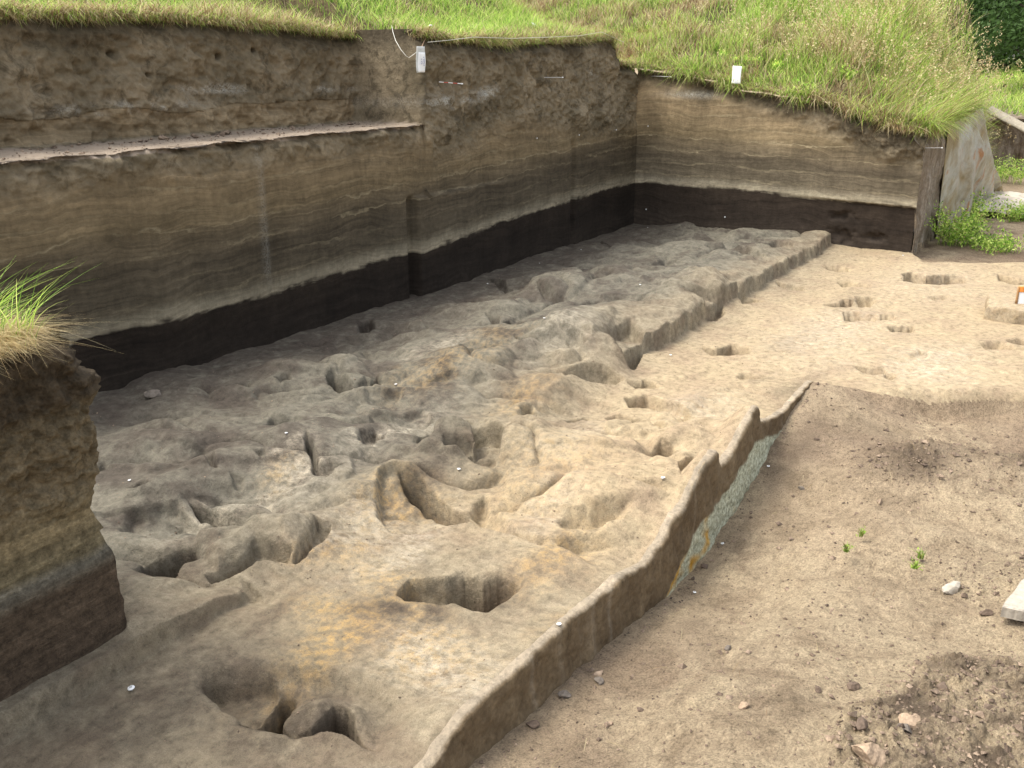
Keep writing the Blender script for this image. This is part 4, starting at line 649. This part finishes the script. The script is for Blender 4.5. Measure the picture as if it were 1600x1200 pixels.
tag(tube('cord', cordpts([(612, 40), (614, 50), (618, 63), (626, 77), (634, 87), (639, 90), (645, 86), (650, 82)], [5.4, 5.3, 5.15, 5.05, 5.0, 4.99, 4.985, 4.985]), .0022, M_cord), 'pale cord looping down from the grass to the hanging bag', 'cord')
pr_ = bpy.data.objects.new('steel_pin', None); link(pr_); a_, b2_ = onY(673, 40, 5.25), onY(657, 78, 4.99); pr_.location = a_; tube('pin_shaft', [Vector((0, 0, 0)), Vector(b2_-a_)], .004, M_wire, parent=pr_); v, f = lathe([(.0001, -.01), (.013, -.006), (.015, 0), (.013, .006), (.0001, .01)], 12); npmesh('pin_head', v, f, M_white, parent=pr_); tag(pr_, 'thin steel pin with a pale head holding the hanging bag', 'pin')
tag(tube('string', [onY(x, y, Yk) for x, y, Yk in [(668, 66, 5.02), (700, 63, 5.0), (740, 58, 5.0), (800, 60, 4.99), (860, 58, 5.0), (905, 56, 5.02), (940, 50, 5.05), (975, 66, 5.05)]], .0025, M_cord), 'thin taut string along the top edge of the long wall', 'string')
def rodpin(p0, p1, lb, segs, name='marker_pin'):
    r = bpy.data.objects.new(name, None); link(r); r.location = p0; d = Vector(p1-p0); tag(r, lb, 'pin')
    for i in range(segs): tube('pin_band', [d*(i/segs), d*((i+1)/segs)], .003, ((M_white, M_red)[i % 2] if segs > 1 else M_steel), parent=r)
    v, f = lathe([(.0001, -.006), (.008, -.004), (.009, 0), (.008, .004), (.0001, .006)], 10); h_ = npmesh('pin_head', v, f, M_white, parent=r); h_.location = d
rodpin(onY(686, 128, 5.02), onY(722, 131, 4.86), 'red and white banded pin stuck in the long wall below the hanging bag', 5)
rodpin(onY(850, 121, 5.02), onY(879, 121, 4.9), 'pale pin stuck in the long wall above the middle', 1)
rodpin(onX(1018, 119, 10.9), onX(1048, 120, 10.72), 'pale headed pin in the top of the end wall by the corner', 1)
rodpin(onY(1443, 231, 1.74), onY(1472, 231, 1.55), 'pale headed pin sticking out of the corner of the end wall', 1)
# white card on the end wall, paper in the grass
v, f = panel(.105, .19, .003, bulge=.008, sh=-.015); c_ = npmesh('white_card', v, f, M_card); c_.location = onX(1151, 117, 10.82); c_.rotation_euler = (-.12, .05, -math.pi/2); tag(c_, 'blank looking white card hanging on the end wall below bright green leaves', 'card')
v, f = panel(.13, .10, .002, bulge=.006); c_ = npmesh('paper_slip', v, f, M_card); c_.location = onY(838, 41, 5.6); c_.rotation_euler = (-.9, .15, .1); tag(c_, 'small white paper lying in the grass above the long wall', 'paper')
# orange board and white tag standing on the little pedestal at the right edge
r = bpy.data.objects.new('marker_board', None); link(r); p = P(1587, 474, .128); r.location = p; tag(r, 'orange topped white board standing on the raised earth block at the right edge', 'board')
v, f = panel(.30, .10, .01, bulge=0, curl=0); V0 = v+np.array([.16, 0, .045]); npmesh('white_panel', V0, f, M_card, parent=r); v, f = panel(.30, .045, .014, bulge=0, curl=0); npmesh('orange_panel', v+np.array([.15, 0, .12]), f, simple('orange_paint', (.65, .25, .06), .5, .08), parent=r); v, f = panel(.014, .14, .014, 2, 4, 0, 0); npmesh('post', v+np.array([0, 0.0, .07]), f, simple('board_wood', (.35, .2, .09), .7, .2), parent=r); r.rotation_euler = (0, 0, -1.1)
# ------------------------------------------------------------------ stones and clods
M_stone = simple('grey_stone', (.16, .135, .11), .9, .35, 40, .6); M_clod = simple('clod_earth', (.13, .095, .07), .97, .35, 60, .8); M_pale = simple('pale_stone', (.36, .32, .26), .85, .2, 40, .5); M_tan = simple('tan_clod', (.34, .25, .17), .95, .25, 50, .8)
def rock(name, p, s, m, seed, rot=0., link_=True, flat=.6):
    import bmesh
    bm = bmesh.new(); bmesh.ops.create_icosphere(bm, subdivisions=3, radius=1); rr = np.random.default_rng(seed); pl = rr.normal(0, 1, (9, 3)); pl /= np.linalg.norm(pl, axis=1, keepdims=True); dd = rr.uniform(.5, .85, 9)
    for v in bm.verts:
        c = np.array(v.co)
        for q, d in zip(pl, dd):
            k = c@q
            if k > d: c = c-q*(k-d)
        c = c*(1+.08*math.sin(c[0]*7+seed)*math.cos(c[1]*6+c[2]*5)); v.co = c*np.array([1, .75, flat])*s
    me = bpy.data.meshes.new(name); bm.to_mesh(me); bm.free(); me.materials.append(m); o = bpy.data.objects.new(name, me); o.location = p; o.rotation_euler = (rr.uniform(-.2, .2), rr.uniform(-.2, .2), rot); link(o); return o
ROCKS = [('stone', 240, 619, .055, M_stone, 'dark flat stone lying on the grey floor near the long wall, far left'), ('stone', 883, 1088, .028, M_stone, 'dark rounded stone at the foot of the trench side, larger of the pair'), ('stone', 936, 1065, .026, M_stone, 'flat grey stone a little further along from the rounded stone'),
 ('stone', 832, 1134, .026, M_clod, 'dark clod at the left end of the rubble patch by the trench side'), ('stone', 1000, 1110, .014, M_clod, 'small clod to the right of the rubble patch'), ('stone', 1488, 924, .05, M_pale, 'pale angular fragment lying on the trench earth at the right'),
 ('clod', 1420, 1120, .045, M_tan, 'light tan clod in the dark rubble, larger of two'), ('clod', 1414, 1140, .03, M_stone, 'grey clod just below the light tan clod'), ('clod', 1345, 1137, .028, M_clod, 'dark angular clod at the left edge of the dark rubble'), ('clod', 1474, 1077, .03, M_clod, 'upright dark clod in the middle of the dark rubble'), ('clod', 1356, 1182, .06, M_tan, 'flat reddish clod near the bottom edge of the picture'), ('clod', 1333, 1075, .026, M_clod, 'dark clod at the upper left end of the rubble'),
 ('clod', 1278, 1078, .018, M_clod, 'small dark clod left of the rubble tongue'), ('clod', 1252, 765, .02, M_stone, 'lone small clod on the pale trench earth below the notched edge'), ('clod', 1138, 1014, .022, M_stone, 'lone grey clod in the middle of the lower trench'), ('clod', 1162, 1105, .022, M_tan, 'lone tan clod near the bottom of the lower trench'), ('clod', 1540, 960, .03, M_clod, 'dark clod next to the large white slab'), ('clod', 1276, 688, .018, M_clod, 'small clod right of the far end of the trench side')]
for i, (nm, x, y, s, m, lb) in enumerate(ROCKS):
    p = ground_at(x, y); o = rock(nm, p+np.array([0, 0, s*.25]), s, m, 200+i, random.uniform(0, 3), flat=.55); tag(o, lb, 'stone' if nm == 'stone' else 'clod')
sp = [P(x, y, -.05) for x, y in [(1566, 946), (1598, 903), (1700, 868), (1712, 960), (1600, 954)]]; sp = np.array(sp); cz = sp.mean(0); rim = np.concatenate([sp[k]+(sp[(k+1) % 5]-sp[k])*np.linspace(0, 1, 8, endpoint=False)[:, None] for k in range(5)]); rim[:, :2] += .004*np.stack([fbm(rim[:, 0]*40, rim[:, 1]*40, 1, 2), fbm(rim[:, 0]*40, rim[:, 1]*40, 2, 2)], 1); nn = len(rim)
Vs = np.concatenate([rim-[0, 0, .05], rim-[0, 0, .006], rim*.97+cz*.03, [cz+[0, 0, .004]]]); Fs = [(r_*nn+k, r_*nn+(k+1) % nn, (r_+1)*nn+(k+1) % nn, (r_+1)*nn+k) for r_ in range(2) for k in range(nn)]+[(2*nn+k, 2*nn+(k+1) % nn, 3*nn, 3*nn) for k in range(nn)]
me = bpy.data.meshes.new('white_slab'); me.from_pydata([tuple(v-cz) for v in Vs], [], [tuple(dict.fromkeys(f)) for f in Fs]); me.materials.append(M_pale); o = bpy.data.objects.new('white_slab', me); o.location = cz; link(o); tag(o, 'large flat pale slab cut by the right edge of the picture', 'slab')
pc = [P(x, y, 0) for x, y in [(1537, 500), (1560, 504), (1600, 509), (1760, 532), (1760, 490), (1560, 478), (1540, 480)]]; pc = np.array(pc); pz = pc.mean(0); L7 = len(pc); ring = np.concatenate([pc[k]+(pc[(k+1) % L7]-pc[k])*np.linspace(0, 1, 24, endpoint=False)[:, None] for k in range(L7)]); nn = len(ring); lv_ = [(-.05, 1.0), (.03, 1.0), (.08, .995), (.115, .985), (.125, .96), (.128, .80), (.13, .45), (.13, .05)]
Vp = []
for k, (zz_, sc_) in enumerate(lv_):
    q_ = pz+(ring-pz)*sc_; q_[:, 0] += .018*fbm(ring[:, 0]*9+k*.5, ring[:, 1]*9, 71, 4); q_[:, 1] += .018*fbm(ring[:, 0]*9, ring[:, 1]*9+k*.5, 72, 4); q_[:, 2] = zz_+.008*fbm(q_[:, 0]*9, q_[:, 1]*9, 73, 3); Vp.append(q_)
Fp = [(k*nn+i, k*nn+(i+1) % nn, (k+1)*nn+(i+1) % nn, (k+1)*nn+i) for k in range(len(lv_)-1) for i in range(nn)]; me = bpy.data.meshes.new('earth_pedestal'); me.from_pydata([tuple(v-pz) for v in np.concatenate(Vp)], [], Fp); me.materials.append(M_floor); me.polygons.foreach_set('use_smooth', [True]*len(Fp)); o = bpy.data.objects.new('earth_pedestal', me); o.location = pz; link(o); ca = me.color_attributes.new('mask', 'FLOAT_COLOR', 'POINT'); ca.data.foreach_set('color', [.05, .1, .0, .4]*(nn*len(lv_))); tag(o, 'low flat topped block of pale earth under the orange and white board', 'earth block')
# loose rubble: one stuff object
def rubble(name, pts, sizes, m, label):
    n = len(pts); base = np.array([(1, 0, 0), (-1, 0, 0), (0, 1, 0), (0, -1, 0), (0, 0, 1), (0, 0, -1)], float); tri = np.array([(0, 2, 4), (2, 1, 4), (1, 3, 4), (3, 0, 4), (2, 0, 5), (1, 2, 5), (3, 1, 5), (0, 3, 5)])
    B = base[None]*RNG.uniform(.5, 1.2, (n, 6, 1))+RNG.normal(0, .18, (n, 6, 3)); B *= sizes[:, None, None]; B[:, :, 2] *= .65; a = RNG.uniform(0, 6.28, n); c, s = np.cos(a)[:, None], np.sin(a)[:, None]; x, y = B[:, :, 0].copy(), B[:, :, 1].copy(); B[:, :, 0] = x*c-y*s; B[:, :, 1] = x*s+y*c
    V = (B+pts[:, None]).reshape(-1, 3); F_ = (np.arange(n)[:, None, None]*6+tri[None]).reshape(-1, 3); o = npmesh(name, V, F_, m, smooth=False); tag(o, label, 'rubble', kind='stuff')
def rubmat():
    m, t, b = mat('rubble_earth', .97); n1 = noise(t, vmap(t), 14, 6, .7); c = ramp(t, n1, [(.35, (.075, .055, .042)), (.5, (.17, .125, .09)), (.65, (.36, .27, .19))]); t.links.new(c, b.inputs['Base Color']); bump(t, b, noise(t, vmap(t), 120, 4, .7), .7, .006); return m
X = RNG.uniform(1.6, 6.2, 90000); Y = RNG.uniform(-1.6, Y_T-.06, 90000); Zr, tr_, rb_, _ = floor_all(X[None], Y[None]); rb_ = rb_[0]; keepm = (RNG.random(90000) < (.05+.5*rb_+.30*ss(.14, .0, Y_T-Y))) & tr_[0]; X, Y, Zs = X[keepm], Y[keepm], Zr[0][keepm]
sz = RNG.lognormal(math.log(.0046), .55, len(X)); sz = np.clip(sz, .0025, .024); rubble('loose_earth_crumbs', np.stack([X, Y, Zs+sz*.25], 1), sz, rubmat(), 'loose crumbs and clods of earth strewn over the trench ground')
X = RNG.uniform(1.2, 10, 5000); Y = RNG.uniform(Y_T+.04, 4.9, 5000); Zr = floor_all(X[None], Y[None])[0][0]; sz = np.clip(RNG.lognormal(math.log(.0028), .4, 5000), .0015, .008); rubble('earth_crumbs', np.stack([X, Y, Zr+sz*.3], 1), sz, rubmat(), 'tiny crumbs scattered on the cleaned floor')
X = RNG.uniform(2.6, 6.5, 500); Y = RNG.uniform(Y_W+.06, 5.74, 500)**1.0; sz = np.clip(RNG.lognormal(math.log(.005), .6, 500), .002, .02)*(1+1.2*(Y > 5.6)); rubble('ledge_crumbs', np.stack([X, Y, 1.485+.018*fbm(X*3, X*0, 103, 4)+sz*.1-.006], 1), sz, rubmat(), 'crumbs of earth fallen on the narrow ledge of the long wall')
# dry twigs / straw bits in trench
n = 260; X = RNG.uniform(1.9, 6.2, n); Y = RNG.uniform(-1, Y_T-.1, n); Zs = floor_all(X[None], Y[None])[0][0]+.006; blades('straw_bits', np.stack([X, Y, Zs], 1), RNG.uniform(.02, .09, n), np.full(n, .0022), PAL_D[RNG.integers(0, 4, n)], RNG.normal(0, 1.2, (n, 2)), np.full(n, .92), 'scattered dry straw bits on the trench ground', seg=3)
# ------------------------------------------------------------------ plastic sheet over the end of the bank
def sheet_material():
    m, t, b = mat('stained_sheeting', .45); n1 = noise(t, vmap(t), 1.6, 6, .6, .8); n2 = noise(t, vmap(t), 9, 6, .7); c = ramp(t, n1, [(.36, (.26, .20, .10)), (.48, (.36, .33, .25)), (.56, (.40, .39, .33)), (.66, (.34, .17, .07))]); c = mix(t, 1., c, ramp(t, n2, [(.3, .75), (.7, 1.15)]), 'MULTIPLY'); t.links.new(c, b.inputs['Base Color']); bump(t, b, n2, .4, .03); return m
M_sheet = sheet_material(); U_, V_ = np.meshgrid(np.linspace(0, 1, 80), np.linspace(0, 1, 60), indexing='ij')
top_ = np.stack([12.1+2.2*U_, 1.62-.0*U_, 1.30+.12*U_+.0*U_], -1); bot_ = np.stack([12.3+5.0*U_, 1.60-.10*U_, -.05+.0*U_], -1)
S_ = top_*(1-V_[..., None])+bot_*V_[..., None]; fold = .05*np.sin(U_*26+V_*3)*(.3+V_)+.04*fbm(U_*6, V_*5, 181, 3); S_[..., 1] += (fold-.06*np.sin(V_*3.1))*np.clip(U_*3, 0, 1)+.07*(1-np.clip(U_*3, 0, 1)); S_[..., 0] += .5*np.sin(V_*3.1)*U_*-.4
o = npmesh('plastic_sheet', S_.reshape(-1, 3), gridfaces(80, 60), M_sheet, origin=(14.5, 1.5, 0)); md = o.modifiers.new('thickness', 'SOLIDIFY'); md.thickness = .006; tag(o, 'stained whitish plastic sheeting draped over the far side of the bank', 'plastic sheet')
U_, V_ = np.meshgrid(np.linspace(-1, 1, 70), np.linspace(-1, 1, 50), indexing='ij'); c0 = P(1570, 318, -.03); zc = .09*np.abs(ridged(U_*2.2, V_*2.2, 182, 3))*(1-.6*(U_**2+V_**2)*.5)+.01
o = npmesh('crumpled_sheeting', np.stack([c0[0]+U_*1.3+.15*fbm(U_*2, V_*2, 183, 3), c0[1]-V_*.9+.1*fbm(U_*3, V_*3, 184, 3), zc-.05+.02], -1).reshape(-1, 3), gridfaces(70, 50)[:, ::-1], simple('dusty_sheeting', (.50, .44, .35), .7, .3, 5, .6)); o.modifiers.new('thickness', 'SOLIDIFY').thickness = .006; tag(o, 'crumpled pale sheeting and debris lying on the ground beyond the draped sheet', 'sheeting')
# ------------------------------------------------------------------ distant eroded bank, plank, tree
XB = 21.5; Yv = np.arange(6, -9, -.05); VT = np.linspace(0, 1.5, 90); YB, TB = np.meshgrid(Yv, VT, indexing='ij'); ztb = .95+np.clip((YB-1.5)*-.07, -.5, .2)+.05*fbm(YB*2, YB*0, 191, 3)
ZB = -.12+(ztb+.12)*np.clip(TB/.55, 0, 1)+np.clip(TB-.55, 0, 1)*2.2*.6; XBm = XB+.25*fbm(YB*1.5, TB*3, 192, 4)+np.clip(TB-.55, 0, 1)*18-.3*ss(.45, .55, TB)*ss(.62, .55, TB)
far_b = npmesh('eroded_bank', np.stack([XBm, YB, ZB], -1).reshape(-1, 3), gridfaces(*YB.shape)[:, ::-1], side3()); tag(far_b, 'far eroded bank behind the weeds at the right', kind='structure')
n = 26000; Y = RNG.uniform(-5, 5, n); tt_ = RNG.uniform(.56, 1.4, n)**1.0; X = XB-.1+(tt_-.55)*18; z_ = .95+np.clip((Y-1.5)*-.07, -.5, .2)+(tt_-.55)*1.32-.02; b = np.stack([X, Y, z_], 1)
blades('grass', b, RNG.uniform(.12, .4, n), RNG.uniform(.012, .022, n), cols(n, .06)*1.25, RNG.normal(0, .35, (n, 2)), RNG.uniform(.1, .4, n), 'bright green grass on top of the distant eroded bank')
pp = [onX(1545, 172, 21.2), onX(1620, 212, 20.6)]; d = pp[1]-pp[0]; L_ = np.linalg.norm(d); v, f = panel(L_, .16, .05, 12, 3, 0, 0); pk = npmesh('wooden_plank', v, f, simple('bleached_wood', (.34, .30, .23), .8, .2, 20, .4)); pk.location = (pp[0]+pp[1])/2; pk.rotation_euler = (-.9, -math.asin(d[2]/L_), math.atan2(d[1], d[0])); pk.rotation_mode = 'ZYX' if False else 'XYZ'; tag(pk, 'bleached wooden plank lying along the top of the distant eroded bank', 'plank')
M_bark = simple('bark', (.10, .08, .06), .95, .3, 8, .8)
def tree(base, hgt, rad, nleaf, lsz, label, seed, dark=1.):
    rr = np.random.default_rng(seed); root = bpy.data.objects.new('leafy_tree', None); root.location = base; link(root); tag(root, label, 'tree')
    tr = [Vector((.1*math.sin(k*.9)*k/6, .1*math.cos(k*1.3)*k/6, hgt*.75*k/6)) for k in range(7)]; tube('trunk', tr, [hgt*.03*(1-k/8) for k in range(7)], M_bark, parent=root, n=10)
    cl = []
    for i in range(11):
        a = rr.uniform(0, 6.28); z = rr.uniform(.15, .8)*hgt; r_ = rad*rr.uniform(.45, .95)*math.sin(math.pi*min(z/hgt+.15, .95)); p = Vector((r_*math.cos(a), r_*math.sin(a), z+rad*.25)); s0 = Vector((0, 0, z*.7)); tube('limb', [s0, (s0+p)/2+Vector((0, 0, -.1)), p], [hgt*.014, hgt*.009, .01], M_bark, parent=root); cl.append(p)
    for i in range(34): cl.append(Vector((*(rr.normal(0, rad*.5, 2)), rr.uniform(.12, 1.0)*hgt)))
    C = np.concatenate([np.array(c)+rr.normal(0, 1, (nleaf//len(cl), 3))*rad*.22*np.array([1, 1, .7]) for c in cl]); n = len(C)
    leafcloud('crown', C, rr.uniform(.6, 1.3, n)*lsz, np.array([(.045, .085, .022)])*rr.uniform(.6, 1.6, (n, 1))*dark, parent=root)
    return root
tree(np.array([27., 1.2, .8]), 4.8, 1.9, 26000, .07, 'dark leafy tree behind the distant bank at the upper right', 1)
tree(np.array([31., -2.0, .8]), 5.5, 2.4, 24000, .08, 'dark tree at the extreme upper right, behind the first', 2)
tree(np.array([33., 4.0, 1.0]), 5.0, 2.2, 16000, .09, 'dark tree showing just above the tall grass at the bank end', 3)
